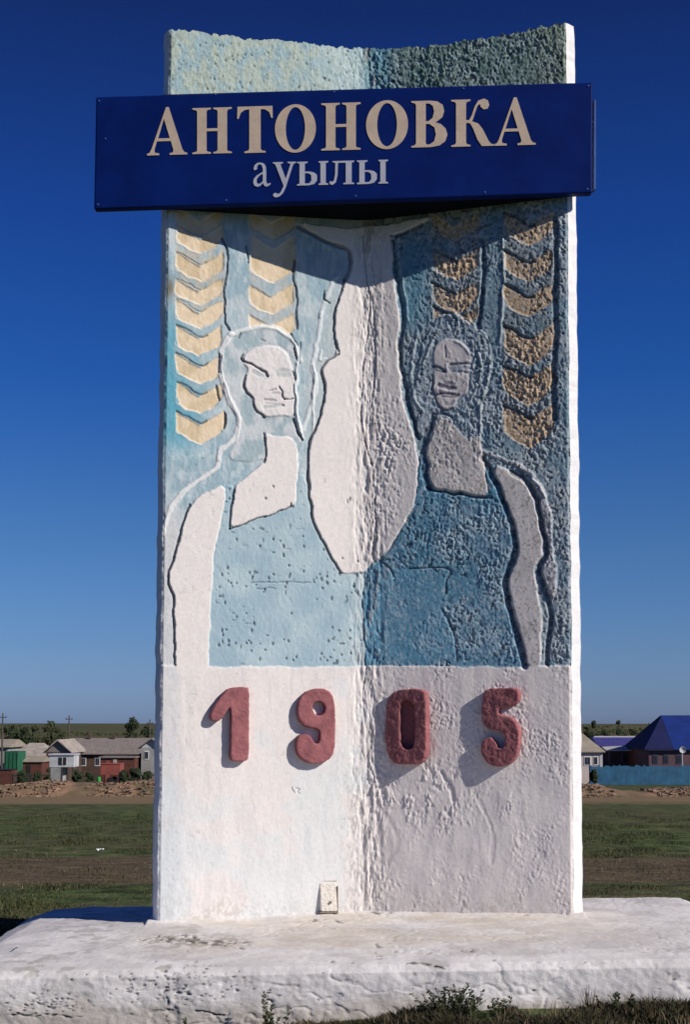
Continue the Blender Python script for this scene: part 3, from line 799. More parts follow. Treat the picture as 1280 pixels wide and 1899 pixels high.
white2 = lerp((.56, .54, .53), (.70, .675, .66), sstep(.35, .65, fbm(UX * 4, VYb * 4 + PZ * 4, 210, 4)))
drip = sstep(.46, .66, fbm(UX * 14, PZ * 2.2 + VYb * 2, 230, 4)) * isfront
white2 = lerp(white2, (.50, .48, .47), drip * .45)
chip = sstep(.57, .63, fbm(UX * 11, VYb * 11 + PZ * 13, 231, 4)) * np.exp(-((PZ - .235) / .05) ** 2) * sstep(.45, .6, fbm(UX * 1.7, UX * 0, 232, 2))
white2 = lerp(white2, (.36, .34, .31), chip * .7)
cream = lerp((.56, .49, .41), (.68, .62, .54), sstep(.35, .65, fbm(UX * 6, VYb * 9, 211, 4)))
cm = (1 - isfront) * sstep(8.0, 8.4, VYb) * np.exp(-((UX - .4) / 1.5) ** 4) * sstep(.30, .62, fbm(UX * 2.2, VYb * 3, 212, 3) + .12)
PC = lerp(white2, cream, cm * .7)
dm = sstep(.60, .70, fbm(UX * 9, VYb * 24 + PZ * 20, 213, 4)) * .14
PC = lerp(PC, (.45, .42, .38), dm)
dent = np.zeros(UX.shape); dk = np.zeros(UX.shape)
for _ in range(260):
    if random.random() < .5: cx, cy = random.gauss(330, 75), random.gauss(1824, 22)
    elif random.random() < .6: cx, cy = random.gauss(90, 35), random.gauss(1862, 10)
    else: cx, cy = random.uniform(0, 1280), random.uniform(1780, 1860)
    s = np.hypot((PPX - cx + fin * 14) / random.uniform(.6, 2.4), (PPY - cy + med * 14) / random.uniform(.5, 1.6)); a = (1 - sstep(.7, 2, s)) * random.uniform(.5, 1)
    dent = np.maximum(dent, a); dk = np.maximum(dk, a * .85)
for p in [[(255, 1742), (300, 1737), (340, 1736), (380, 1741), (420, 1742), (462, 1750)], [(270, 1747), (330, 1742), (400, 1748), (455, 1757)], [(575, 1709), (610, 1703), (640, 1711)],
          [(735, 1764), (800, 1767)], [(745, 1784), (800, 1787), (820, 1797)], [(20, 1882), (90, 1884), (155, 1889)], [(360, 1872), (420, 1882)], [(495, 1840), (500, 1870)], [(690, 1693), (730, 1692)], [(970, 1693), (1050, 1694)],
          [(1110, 1722), (1140, 1722)], [(700, 1752), (700, 1790)], [(310, 1840), (312, 1895)], [(850, 1760), (880, 1762)]]:
    s = line_d(PPX + (fin) * 22, PPY + (med) * 16 + fin * 10, smooth_poly(p, 1, False))
    brk = sstep(.36, .52, fbm(PPX * .08, PPY * .15, 219, 3))
    a = (1 - sstep(.6, 2.6, s)) * brk
    dent = np.maximum(dent, a); dk = np.maximum(dk, a * .85)
scab = np.exp(-((PPX - 360) / 95) ** 4 - ((PPY - 1745) / 12) ** 2) * sstep(.48, .6, fbm(PPX * .1, PPY * .3, 217, 4))
PC = lerp(PC, (.27, .22, .16), scab * .75)
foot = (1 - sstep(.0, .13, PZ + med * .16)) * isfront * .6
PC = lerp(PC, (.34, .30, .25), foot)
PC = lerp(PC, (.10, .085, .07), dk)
Yp = Yp + (dent * .010 + chip * .006) * isfront; Zp = Zp - dent * .008 * (1 - isfront)
pn_u, pn_v = UX.shape[1], UX.shape[0]
idx = np.arange(pn_u * pn_v).reshape(pn_v, pn_u)
Qp = np.stack([idx[:-1, :-1], idx[:-1, 1:], idx[1:, 1:], idx[1:, :-1]], -1).reshape(-1, 4)
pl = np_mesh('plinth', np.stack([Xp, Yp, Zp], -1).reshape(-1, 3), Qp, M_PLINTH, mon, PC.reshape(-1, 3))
pl['label'] = 'low whitewashed concrete plinth with rounded worn edges'

# --- digits
def Z7(p): return [(280 + x / 3.0476, 1220 + y / 3.048) for x, y in p]
def Zz(p): return [(660 + x / 2.977, 1220 + y / 2.977) for x, y in p]
DIG = [('digit', 'thick red figure 1', Z7([(432, 164), (532, 163), (549, 170), (549, 400), (547, 560), (530, 583), (455, 586), (436, 566), (440, 430), (443, 282), (430, 284), (392, 352), (345, 362), (318, 335), (345, 275), (398, 200)]), []),
       ('digit', 'thick red figure 9', Z7([(815, 270), (845, 200), (920, 168), (990, 176), (1030, 230), (1034, 400), (1030, 530), (990, 582), (920, 600), (850, 585), (808, 530), (808, 455), (840, 425), (888, 432), (915, 480), (940, 478), (945, 420), (925, 398), (865, 392), (820, 350)]),
        [Z7([(902, 265), (935, 243), (970, 262), (972, 305), (942, 330), (908, 310)])]),
       ('digit', 'thick red figure 0', Zz([(215, 190), (260, 172), (380, 168), (412, 200), (416, 400), (412, 535), (385, 580), (300, 592), (225, 582), (185, 540), (172, 450), (172, 300), (188, 225)]),
        [Zz([(262, 262), (280, 232), (322, 236), (343, 270), (343, 475), (316, 505), (276, 494), (262, 468)])]),
       ('digit', 'thick red figure 5', Zz([(715, 180), (760, 165), (905, 163), (918, 200), (910, 245), (870, 268), (800, 275), (796, 312), (860, 318), (908, 360), (920, 430), (912, 520), (880, 575), (820, 600), (750, 595), (706, 550), (696, 490), (715, 440), (755, 432), (782, 455), (800, 498), (832, 490), (838, 430), (808, 400), (745, 395), (708, 365), (700, 290)]), [])]
DG = bpy.context.evaluated_depsgraph_get
for nm, lb, outer, holes in DIG:
    side = 1 if outer[0][0] > 684 else -1
    ang = math.atan(TA) * (-side)         # wing direction against the x axis
    cpx = sum(p[0] for p in outer) / len(outer); cpy = sum(p[1] for p in outer) / len(outer)
    ox, oy, oz = [float(q) for q in pix_wall(cpx, cpy)]
    cu = bpy.data.curves.new('digit_curve', 'CURVE'); cu.dimensions = '2D'; cu.fill_mode = 'BOTH'
    for loop in [outer] + holes:
        pts = []
        for p in smooth_poly(loop, 1):
            x, y, z = [float(q) for q in pix_wall(p[0], p[1])]
            pts.append(((x - ox) / math.cos(ang), z - oz))
        s = cu.splines.new('POLY'); s.points.add(len(pts) - 1); s.use_cyclic_u = True
        for i, (a, b) in enumerate(pts): s.points[i].co = (a, b, 0, 1)
    cu.extrude = .032; cu.bevel_depth = .010; cu.bevel_resolution = 3; cu.offset = -.012
    tmp = bpy.data.objects.new('digit_curve', cu); COL.objects.link(tmp)
    me = bpy.data.meshes.new_from_object(tmp.evaluated_get(DG()))
    bpy.data.objects.remove(tmp)
    o2 = bpy.data.objects.new('tmp', me); COL.objects.link(o2)
    md = o2.modifiers.new('r', 'REMESH'); md.mode = 'VOXEL'; md.voxel_size = .0056
    sm_ = o2.modifiers.new('s', 'SMOOTH'); sm_.iterations = 2
    me2 = bpy.data.meshes.new_from_object(o2.evaluated_get(DG()))
    bpy.data.objects.remove(o2)
    co = np.empty(len(me2.vertices) * 3, np.float32); me2.vertices.foreach_get('co', co); co = co.reshape(-1, 3)
    nn = np.empty(len(me2.vertices) * 3, np.float32); me2.vertices.foreach_get('normal', nn); nn = nn.reshape(-1, 3)
    d = (fbm(co[:, 0] * 22 + cpx, co[:, 1] * 22, 301, 3) - .5) * (.006 if side < 0 else .009) + (fbm(co[:, 0] * 70 + cpx, co[:, 1] * 70, 302, 2) - .5) * (.003 if side < 0 else .006)
    co = co + nn * d[:, None]
    me2.vertices.foreach_set('co', co.astype(np.float32).ravel())
    me2.shade_smooth(); me2.materials.clear(); me2.materials.append(M_DIGIT)
    o = bpy.data.objects.new(nm, me2)
    link(o, mon)
    n_ = wall_n(ox)
    o.matrix_world = Matrix.Identity(4)
    so = .026 if side < 0 else .034
    o.location = Vector((ox + n_[0] * so, oy + n_[1] * so, oz)) - mon.location
    # curve plane XY -> wing plane
    o.rotation_euler = (math.pi / 2, 0, math.atan2(n_[0], -n_[1]) - (0 if side < 0 else math.radians(11 if lb.endswith('0') else 6)))
    o['label'] = lb

# --- little service hatch at the foot of the left wing
def wall_box(name, px0, px1, py0, py1, d0, d1, m, parent, bev=.004):
    P = [pix_wall(a, b) for a, b in [(px0, py1), (px1, py1), (px1, py0), (px0, py0)]]
    vs = []
    for d in (d0, d1):
        for q_, (x, y, z) in enumerate(P):
            if d == d1 and q_ > 1 and name == 'service_hatch': d = d1 * .35
            a, b = wall_n(x); vs.append((float(x + a * d), float(y + b * d), float(z)))
    fs = [(4, 5, 6, 7), (0, 1, 5, 4), (1, 2, 6, 5), (2, 3, 7, 6), (3, 0, 4, 7)]
    o = mesh_obj(name, vs, fs, m, parent)
    b = o.modifiers.new('b', 'BEVEL'); b.width = bev; b.segments = 2
    return o
M_HATCH = mat('hatch_white', (.72, .68, .62), c2=(.60, .55, .48), scale=30, bump=.6, bscale=60)
hb = wall_box('service_hatch', 592, 623, 1636, 1688, -.02, .050, M_HATCH, mon, .009); hb['label'] = 'small whitewashed box at the foot of the wall'
wall_box('rim', 623.6, 625.6, 1642, 1690, -.02, .030, mat('hatch_dark', (.20, .17, .13), scale=10), hb, .001)
wall_box('foot_strip', 590, 625, 1688.5, 1691, -.02, .052, bpy.data.materials['hatch_dark'], hb, .001)
wall_box('lid', 601, 624, 1630, 1633, -.02, .016, M_HATCH, hb, .002)
k0 = pix_wall(610, 1671); kn = wall_n(k0[0])
bpy_k = []
for i in range(10):
    for r_, dd in ((.009, .0505), (.006, .056)):
        aa = i / 10 * 2 * math.pi
        bpy_k.append((float(k0[0] + kn[0] * dd + r_ * math.cos(aa)), float(k0[1] + kn[1] * dd), float(k0[2] + r_ * 1.3 * math.sin(aa))))
mesh_obj('keyhole', bpy_k, [(2 * i, (2 * i + 2) % 20, (2 * i + 3) % 20, 2 * i + 1) for i in range(10)] + [tuple(range(1, 20, 2))], bpy.data.materials['hatch_dark'], hb)

# ------------------------------------------------------------------ NAME SIGN
SY = 9.505       # front plane of the board
sign = empty('name_sign', (0.0, 9.54, 5.1), 'long dark blue name board across the monument reading АНТОНОВКА ауылы', 'sign')
cor = [(174, 388), (1099, 358), (1100, 153), (178, 180)]
fr = [at(a, b, SY) for a, b in cor]
def panel(name, pts, y0, y1, m, parent, bev=.012, sub=0):
    n = len(pts)
    vs = [(float(x), y0, float(z)) for x, _, z in pts] + [(float(x), y1, float(z)) for x, _, z in pts]
    fs = [tuple(range(n)), tuple(range(2 * n - 1, n - 1, -1))] + [(i, i + n, (i + 1) % n + n, (i + 1) % n) for i in range(n)]
    o = mesh_obj(name, vs, fs, m, parent)
    if bev:
        b = o.modifiers.new('bevel', 'BEVEL'); b.width = bev; b.segments = 3
    return o
bd = panel('board', fr, SY, SY + .075, M_SIGN, sign)
ec = [at(a, b, SY + .004) for a, b in [(1100.8, 352), (1105, 351), (1105.5, 186), (1101.5, 185)]]
panel('end_trim', ec, SY + .006, SY + .07, M_SIGNEDGE, sign, .003)
# black boards added top and bottom to keep the hollow behind the sign dark
for nm_, pyl, pyr in (('bottom_shade_board', 386.5, 357), ('top_shade_board', 183, 157)):
    pts_ = []
    for fx in np.linspace(0, 1, 25):
        x_, _, z_ = [float(q) for q in at(300 + fx * 762, pyl + (pyr - pyl) * (300 + fx * 762 - 176) / 923, SY)]
        pts_.append((x_, z_))
    vs_ = []
    for x_, z_ in pts_:
        yb_ = float(wallY(x_)) + .004
        for y_ in (SY + .03, yb_ - .008):
            vs_ += [(x_, y_, z_ + .006), (x_, y_, z_ + .026)]
    fs_ = []
    for i_ in range(24):
        a_ = i_ * 4
        fs_ += [(a_, a_ + 4, a_ + 6, a_ + 2), (a_ + 1, a_ + 3, a_ + 7, a_ + 5), (a_ + 2, a_ + 6, a_ + 7, a_ + 3), (a_, a_ + 1, a_ + 5, a_ + 4)]
    mesh_obj(nm_, vs_, fs_, mat('black_shade' if 'bot' in nm_ else 'black_shade_top', (.006, .007, .012), rough=.9, spec=.05), sign)
for z_off, wd in ((5.55, 2.3),):
    for xx in (-1.12, 1.38):
        vs = [(xx + a * .03, SY + .076 + b, z_off + c * .03) for a in (-1, 1) for b in (0, .14) for c in (-1, 1)]
        mesh_obj('bracket', vs, [(0, 1, 3, 2), (4, 6, 7, 5), (0, 2, 6, 4), (1, 5, 7, 3), (0, 4, 5, 1), (2, 3, 7, 6)], M_SIGNEDGE, sign)

for px_, py_ in ((184, 188), (196, 258), (182, 380), (420, 372), (660, 364), (900, 357), (1090, 351), (1092, 160), (860, 165), (620, 171), (400, 176)):
    x_, _, z_ = [float(q) for q in at(px_, py_, SY)]
    mesh_obj('screw', [(x_ + .0065 * math.cos(a * math.pi / 4), SY - dd, z_ + .0065 * math.sin(a * math.pi / 4)) for dd in (-.001, .004) for a in range(8)],
             [(i, (i + 1) % 8, 8 + (i + 1) % 8, 8 + i) for i in range(8)] + [tuple(range(8, 16))], M_SIGNEDGE, sign)
def ell(cx, cy, rx, ry, n=40):
    return [(cx + rx * math.cos(2 * math.pi * i / n), cy + ry * math.sin(2 * math.pi * i / n)) for i in range(n)]
GLY = {
 'А': [[(0, 0), (0, .035), (.06, .05), (.11, .13), (.47, 1.0), (.54, 1.0), (.88, .11), (.93, .05), (1.0, .035), (1, 0), (.56, 0), (.56, .035), (.64, .05), (.655, .10), (.59, .29), (.245, .29), (.18, .12), (.19, .055), (.30, .035), (.30, 0)], [(.27, .35), (.565, .35), (.42, .76)]],
 'Н': [[(0, 0), (0, .03), (.10, .05), (.12, .08), (.12, .92), (.10, .95), (0, .97), (0, 1), (.47, 1), (.47, .97), (.38, .95), (.36, .92), (.36, .55), (.64, .55), (.64, .92), (.62, .95), (.53, .97), (.53, 1), (1, 1), (1, .97), (.90, .95), (.88, .92), (.88, .08), (.90, .05), (1, .03), (1, 0), (.53, 0), (.53, .03), (.62, .05), (.64, .08), (.64, .49), (.36, .49), (.36, .08), (.38, .05), (.47, .03), (.47, 0)]],
 'Т': [[(.20, 0), (.20, .03), (.31, .05), (.34, .09), (.34, .94), (.22, .93), (.10, .87), (.04, .74), (0, .74), (.01, 1), (.99, 1), (1, .74), (.96, .74), (.90, .87), (.78, .93), (.66, .94), (.66, .09), (.69, .05), (.80, .03), (.80, 0)]],
 'О': [ell(.5, .5, .5, .515), ell(.5, .5, .235, .455)],
 'В': [[(0, 0), (0, .03), (.10, .05), (.13, .09), (.13, .91), (.10, .95), (0, .97), (0, 1), (.50, 1), (.72, .98), (.87, .90), (.91, .77), (.86, .64), (.72, .555), (.66, .53), (.82, .49), (.95, .39), (1, .26), (.94, .12), (.78, .03), (.55, 0)], [(.40, .94), (.50, .94), (.60, .88), (.63, .76), (.59, .63), (.48, .56), (.40, .56)], [(.40, .50), (.50, .50), (.64, .42), (.68, .27), (.63, .12), (.50, .055), (.42, .06), (.40, .10)]],
 'К': [[(0, 0), (0, .03), (.09, .05), (.11, .09), (.11, .91), (.09, .95), (0, .97), (0, 1), (.44, 1), (.44, .97), (.36, .95), (.34, .91), (.34, .56), (.41, .56), (.47, .66), (.54, .85), (.62, .97), (.75, 1.01), (.84, .97), (.87, .87), (.83, .79), (.74, .78), (.67, .84), (.66, .90), (.60, .86), (.54, .70), (.50, .58), (.47, .535), (.62, .48), (.72, .36), (.86, .10), (.92, .04), (1, .03), (1, 0), (.70, 0), (.60, .14), (.50, .38), (.44, .48), (.40, .50), (.34, .50), (.34, .09), (.36, .05), (.44, .03), (.44, 0)]],
 'а': [[(.04, .76), (.10, .90), (.25, .99), (.42, 1.0), (.60, .95), (.69, .82), (.71, .66), (.71, .22), (.74, .12), (.80, .08), (.94, .13), (.94, .07), (.82, -.01), (.68, -.03), (.58, .04), (.54, .13), (.40, .01), (.24, -.03), (.08, .03), (.02, .16), (.06, .32), (.20, .45), (.53, .60), (.53, .72), (.49, .86), (.39, .93), (.28, .91), (.23, .83), (.23, .74), (.14, .68), (.06, .70)], [(.53, .53), (.33, .43), (.21, .30), (.20, .17), (.28, .09), (.40, .11), (.53, .21)]],
 'у': [[(0, .95), (0, 1), (.44, 1), (.44, .95), (.34, .93), (.34, .88), (.56, .28), (.76, .88), (.75, .93), (.64, .95), (.64, 1), (1, 1), (1, .95), (.91, .92), (.86, .84), (.57, -.05), (.44, -.32), (.28, -.47), (.12, -.50), (.02, -.44), (.02, -.35), (.10, -.30), (.20, -.34), (.28, -.35), (.36, -.26), (.47, -.02), (.13, .86), (.08, .93)]],
 'ы': [[(0, 0), (0, .05), (.08, .08), (.08, .92), (0, .95), (0, 1), (.34, 1), (.34, .95), (.25, .92), (.25, .58), (.40, .58), (.55, .53), (.64, .42), (.64, .20), (.55, .05), (.38, 0)], [(.25, .51), (.36, .51), (.45, .43), (.46, .20), (.39, .08), (.25, .08)]],
 'I': [[(.69, 0), (.69, .05), (.75, .08), (.75, .92), (.69, .95), (.69, 1), (1, 1), (1, .95), (.92, .92), (.92, .08), (1, .05), (1, 0)]],
 'л': [[(.0, .08), (.05, .0), (.15, .0), (.26, .10), (.33, .40), (.35, .92), (.66, .92), (.66, .08), (.56, .05), (.56, 0), (1, 0), (1, .05), (.90, .08), (.90, .92), (1, .95), (1, 1), (.13, 1), (.13, .95), (.24, .92), (.23, .45), (.19, .18), (.12, .12), (.03, .15)]],
}
TXT = [('А', 273, 347.5, 200, 288.5), ('Н', 357, 430, 201, 286), ('Т', 440, 506, 198.5, 284.5), ('О', 510, 586, 196, 283), ('Н', 596, 669, 192, 279.5), ('О', 679, 757, 188.5, 276.5),
       ('В', 763, 830, 188, 274), ('К', 837, 918, 185.5, 272.5), ('А', 917, 993.5, 182, 270.5),
       ('а', 469, 504, 302.5, 346), ('у', 506, 549, 301.5, 345), ('ы', 551, 609, 300.5, 344.5), ('л', 611, 657, 299.5, 343), ('ы', 662, 720, 298, 342)]
for ch, x0, x1, y0, y1 in TXT:
    loops = list(GLY[ch])
    if ch == 'ы': loops += GLY['I']
    cu = bpy.data.curves.new('letter_curve', 'CURVE'); cu.dimensions = '2D'; cu.fill_mode = 'FRONT' if False else 'BOTH'
    cxm = (x0 + x1) / 2
    ox, _, oz = [float(q) for q in at(cxm, y1, SY)]
    for lp in loops:
        s = cu.splines.new('POLY'); s.points.add(len(lp) - 1); s.use_cyclic_u = True
        for i, (a, b) in enumerate(lp):
            px = x0 + a * (x1 - x0) ; py = y1 - b * (y1 - y0) - .029 * (a - .5) * (x1 - x0)
            wx, _, wz = at(px, py, SY)
            s.points[i].co = (float(wx) - ox, float(wz) - oz, 0, 1)
    cu.extrude = .0018
    tmp = bpy.data.objects.new('letter_curve', cu); COL.objects.link(tmp)
    me = bpy.data.meshes.new_from_object(tmp.evaluated_get(DG()))
    bpy.data.objects.remove(tmp)
    me.materials.clear(); me.materials.append(M_GOLD if ch.isupper() else M_SILVER)
    o = bpy.data.objects.new('letter', me); link(o, sign)
    o.rotation_euler = (math.pi / 2, 0, 0)
    o.location = Vector((ox, SY - .0028, oz)) - sign.location
    o['label'] = ('sand coloured capital letter ' if ch.isupper() else 'silver small letter ') + ch

# ------------------------------------------------------------------ VILLAGE
M = {}
def MM(key, c, **k):
    if key not in M: M[key] = mat(key, c, **k)
    return M[key]
M_GREYROOF = mat('asbestos_roof', (.24, .205, .19), c2=(.17, .145, .135), scale=1.2, bump=.4, stretch=(3, 1, 1))
M_TANROOF = mat('tan_roof', (.33, .29, .23), c2=(.25, .215, .17), scale=1.0, bump=.3)
M_PALEROOF = mat('pale_roof', (.42, .37, .32), c2=(.24, .21, .18), scale=1.3, bump=.3)
M_DKWALL = mat('brown_wall', (.10, .062, .045), c2=(.06, .04, .032), scale=1.5, bump=.3)
M_WWALL = mat('white_wall', (.52, .53, .54), c2=(.36, .37, .38), scale=1.5)
M_GWALL = mat('grey_wall', (.33, .33, .32), c2=(.22, .22, .21), scale=1.2)
M_GREEN = mat('green_paint', (.02, .125, .065), c2=(.015, .08, .045), scale=1.5)
M_RED = mat('faded_red_paint', (.32, .085, .065), c2=(.20, .055, .045), scale=1.5)
M_RUST = mat('rust', (.13, .045, .03), c2=(.07, .028, .022), scale=2)
M_DARK = mat('dark_opening', (.018, .016, .018), var=.3)
M_WOODDK = mat('weathered_wood', (.075, .065, .055), c2=(.045, .04, .034), scale=4)
M_BLUEROOF = mat('blue_metal_roof', (.012, .034, .19), c2=(.010, .026, .135), scale=1, rough=.45, spec=.5, bump=.2)
M_VIOROOF = mat('violet_metal_roof', (.06, .058, .23), c2=(.045, .042, .17), scale=1, rough=.6)
M_NAVYWALL = mat('navy_gable', (.008, .012, .075), c2=(.006, .009, .055), scale=1)
M_VIOWALL = mat('dull_violet_wall', (.075, .075, .125), c2=(.05, .05, .09), scale=1.2)
M_PINKWALL = mat('pinkish_wall', (.60, .50, .48), c2=(.50, .42, .38), scale=1)
M_TEAL = mat('teal_fence_paint', (.035, .145, .26), c2=(.022, .085, .16), scale=1.5, rough=.7)
M_GLASS = mat('window_glass', (.03, .035, .05), rough=.15, spec=.5, bump=0)
M_FRAME = mat('white_frame', (.70, .70, .68), var=.1)
M_ZINC = mat('zinc_sheet', (.55, .55, .58), c2=(.45, .45, .48), rough=.4, spec=.5)

def gnd(px, D):
    x = float(at(px, 1340, D)[0]); return x, D, float(ground_z(np.array([x]), np.array([D]))[0])
def Zat(py, D, px=640): return float(at(px, py, D)[2])
def Xat(px, D, py=1400): return float(at(px, py, D)[0])

def box(name, x0, x1, y0, y1, z0, z1, m, parent=None):
    vs = [(x, y, z) for x in (x0, x1) for y in (y0, y1) for z in (z0, z1)]
    return mesh_obj(name, vs, [(0, 1, 3, 2), (4, 6, 7, 5), (0, 4, 5, 1), (2, 3, 7, 6), (0, 2, 6, 4), (1, 5, 7, 3)], m, parent)
def roof_x(name, x0, x1, y0, y1, z0, z1, m, parent, hip=0.0, lean=0.0, ov=.3):
    """ridge along x; hip > 0 pulls the ridge ends in"""
    ym = (y0 + y1) / 2; x0 -= ov; x1 += ov; y0 -= ov; y1 += ov
    t = .08
    vs = [(x0, y0, z0), (x1, y0, z0), (x1, y1, z0), (x0, y1, z0), (x0 + hip, ym, z1), (x1 - hip, ym, z1)]
    vs += [(x, y, z - t) for x, y, z in vs[:4]]
    return mesh_obj(name, vs, [(0, 1, 5, 4), (2, 3, 4, 5), (1, 2, 5), (3, 0, 4), (6, 9, 8, 7), (0, 6, 7, 1), (1, 7, 8, 2), (2, 8, 9, 3), (3, 9, 6, 0)], m, parent)
def roof_y(name, x0, x1, y0, y1, z0, z1, m, parent, ov=.3):
    """ridge along y, gable towards the viewer: two tilted sheets"""
    xm = (x0 + x1) / 2; x0 -= ov; x1 += ov; y0 -= ov; y1 += ov; t = .10
    vs = [(x0, y0, z0), (xm, y0, z1), (x1, y0, z0), (x0, y1, z0), (xm, y1, z1), (x1, y1, z0)]
    vs += [(x, y, z - t) for x, y, z in vs]
    return mesh_obj(name, vs, [(0, 3, 4, 1), (1, 4, 5, 2), (6, 7, 10, 9), (7, 8, 11, 10), (0, 1, 7, 6), (1, 2, 8, 7), (3, 9, 10, 4), (4, 10, 11, 5), (0, 6, 9, 3), (2, 5, 11, 8)], m, parent)
def gable(name, x0, x1, y0, z0, z1, m, parent, th=.15):
    xm = (x0 + x1) / 2
    vs = [(x0, y0, z0), (x1, y0, z0), (xm, y0, z1), (x0, y0 + th, z0), (x1, y0 + th, z0), (xm, y0 + th, z1)]
    return mesh_obj(name, vs, [(0, 1, 2), (3, 5, 4), (0, 3, 4, 1), (1, 4, 5, 2), (2, 5, 3, 0)], m, parent)
def window(x0, x1, z0, z1, y, parent, frame=None):
    f = box('window', x0, x1, y - .04, y + .05, z0, z1, frame or M_FRAME, parent)
    w, h = x1 - x0, z1 - z0
    box('pane', x0 + w * .12, x0 + w * .47, y - .055, y - .041, z0 + h * .1, z1 - h * .1, M_GLASS, f)
    box('pane', x0 + w * .53, x1 - w * .12, y - .055, y - .041, z0 + h * .1, z1 - h * .1, M_GLASS, f)
    return f
def thing(name, px, D, label, cat, group=None):
    return empty(name, gnd(px, D), label, cat, group)

# --- left side of the view
D = 132
t = thing('village_house', 195, D, 'long low brown-grey roofed house behind the red trailer, left of the monument', 'house', 'village houses beyond the field')
x0, x1 = Xat(112, D), Xat(272, D); zg = t.location.z
ze = Zat(1397, D); zr = Zat(1369, D)
box('wall', x0, x1, D, D + 8, zg, ze, M_DKWALL, t)
roof_x('roof', x0, x1, D, D + 8, ze, zr, M_GREYROOF, t, hip=.4)
for a, b in ((150, 160), (176, 186), (206, 216), (238, 248)): window(Xat(a, D), Xat(b, D), Zat(1420, D), Zat(1404, D), D, t)
rf = box('chimney', Xat(150, D), Xat(154, D), D + 3.6, D + 4.2, zr - .6, zr + .4, M_DKWALL, t)
box('chimney', Xat(196, D), Xat(200, D), D + 3.6, D + 4.2, zr - .6, zr + .35, M_DKWALL, t)
D = 126
t = thing('village_house', 104, D, 'small house with pale grey gable roof behind the white shed', 'house', 'village houses beyond the field')
x0, x1 = Xat(86, D), Xat(128, D); zg = t.location.z; ze = Zat(1394, D); zr = Zat(1371, D)
box('wall', x0, x1, D, D + 7, zg, ze, M_DKWALL, t)
gable('gable_wall', x0, x1, D, ze + .002, zr - .1, M_GREYROOF, t)
roof_y('roof', x0, x1, D, D + 7, ze, zr, M_PALEROOF, t)
D = 124
t = thing('village_house', 272, D, 'narrow white gabled house at the left edge of the monument', 'house', 'village houses beyond the field')
x0, x1 = Xat(262, D), Xat(300, D); zg = t.location.z; ze = Zat(1386, D); zr = Zat(1368, D)
box('wall', x0, x1, D, D + 8, zg, ze, M_GWALL, t)
gable('gable_wall', x0, x1, D, ze + .002, zr - .1, M_WWALL, t)
roof_y('roof', x0, x1, D, D + 8, ze, zr, M_GREYROOF, t)
window(Xat(268, D), Xat(276, D), Zat(1408, D), Zat(1392, D), D, t)
D = 136
t = thing('village_house', 40, D, 'low house with broken pale slate roof above the brown shed', 'house', 'village houses beyond the field')
x0, x1 = Xat(24, D), Xat(86, D); zg = t.location.z; ze = Zat(1401, D); zr = Zat(1378, D)
box('wall', x0, x1, D, D + 6, zg, ze, M_GWALL, t)
roof_x('roof', x0, x1, D, D + 6, ze, zr, M_PALEROOF, t, hip=1.2)
window(Xat(60, D), Xat(68, D), Zat(1420, D), Zat(1405, D), D, t)
t = thing('village_house', 2, 140, 'house with flat tan roof at the far left edge', 'house', 'village houses beyond the field')
x0, x1 = Xat(-40, 140), Xat(14, 140); zg = t.location.z
box('wall', x0, x1, 140, 147, zg, Zat(1384, 140), M_GWALL, t)
roof_x('roof', x0, x1, 140, 147, Zat(1384, 140), Zat(1371, 140), M_TANROOF, t)
D = 119
t = thing('container', 20, D, 'bright green metal container standing among sheds at far left', 'container')
zg = t.location.z; x0, x1 = Xat(8, D), Xat(33, D)
box('body', x0, x1, D, D + 3, zg + .9, Zat(1393, D), M_GREEN, t)
box('base_frame', x0 + .1, x1 - .1, D + .1, D + 2.9, zg, zg + .9, M_DARK, t)
for k in range(4): box('rib', x0 + .12 + k * .32, x0 + .18 + k * .32, D - .04, D, zg + .95, Zat(1394.5, D), M_GREEN, t)
D = 114
t = thing('tank', 8, D, 'dark brown flat box tank in front of the green container', 'tank')
zg = t.location.z
box('body', Xat(-10, D), Xat(22, D), D, D + 2, zg + .05, Zat(1428, D), M_RUST, t)
box('lid', Xat(-11, D), Xat(23, D), D - .05, D + 2.05, Zat(1428, D), Zat(1426.5, D), M_DARK, t)
D = 121
t = thing('shed', 55, D, 'low rusty brown shed with sloping tin roof between container and white shed', 'shed')
zg = t.location.z; x0, x1 = Xat(36, D), Xat(78, D)
box('wall', x0, x1, D, D + 3, zg, Zat(1411, D), M_RUST, t)
roof_x('roof', x0, x1, D, D + 3, Zat(1411, D), Zat(1403, D), M_TANROOF, t, ov=.15)
box('door', Xat(50, D), Xat(57, D), D - .03, D, zg, Zat(1418, D), M_DARK, t)
D = 112
t = thing('shed', 114, D, 'white shed on legs with a square dark window', 'shed')
zg = t.location.z; x0, x1 = Xat(92, D), Xat(137, D)
zf = Zat(1422, D)
b = box('wall', x0, x1, D, D + 2.2, zf, Zat(1400, D), M_WWALL, t)
box('roof', x0 - .08, x1 + .08, D - .1, D + 2.3, Zat(1400, D), Zat(1397.5, D), M_ZINC, t)
w = box('window', Xat(109, D), Xat(123, D), D - .03, D, Zat(1418, D), Zat(1404, D), M_DARK, t)
box('frame', Xat(115.3, D), Xat(116.7, D), D - .05, D - .031, Zat(1418, D), Zat(1404, D), M_WWALL, w)
box('lower_wall', x0, Xat(114, D), D + .02, D + 2.1, zg + .1, zf, M_GWALL, t)
for xx in (x0 + .05, Xat(115, D), Xat(126, D), x1 - .05):
    for yy in (D + .05, D + 2.1): box('leg', xx - .05, xx + .05, yy - .05, yy + .05, zg - .05, zf, M_WOODDK, t)
D = 116
t = thing('trailer', 205, D, 'faded red two-wheeled trailer parked before the long house', 'trailer')
zg = t.location.z; x0, x1 = Xat(187, D), Xat(223, D)
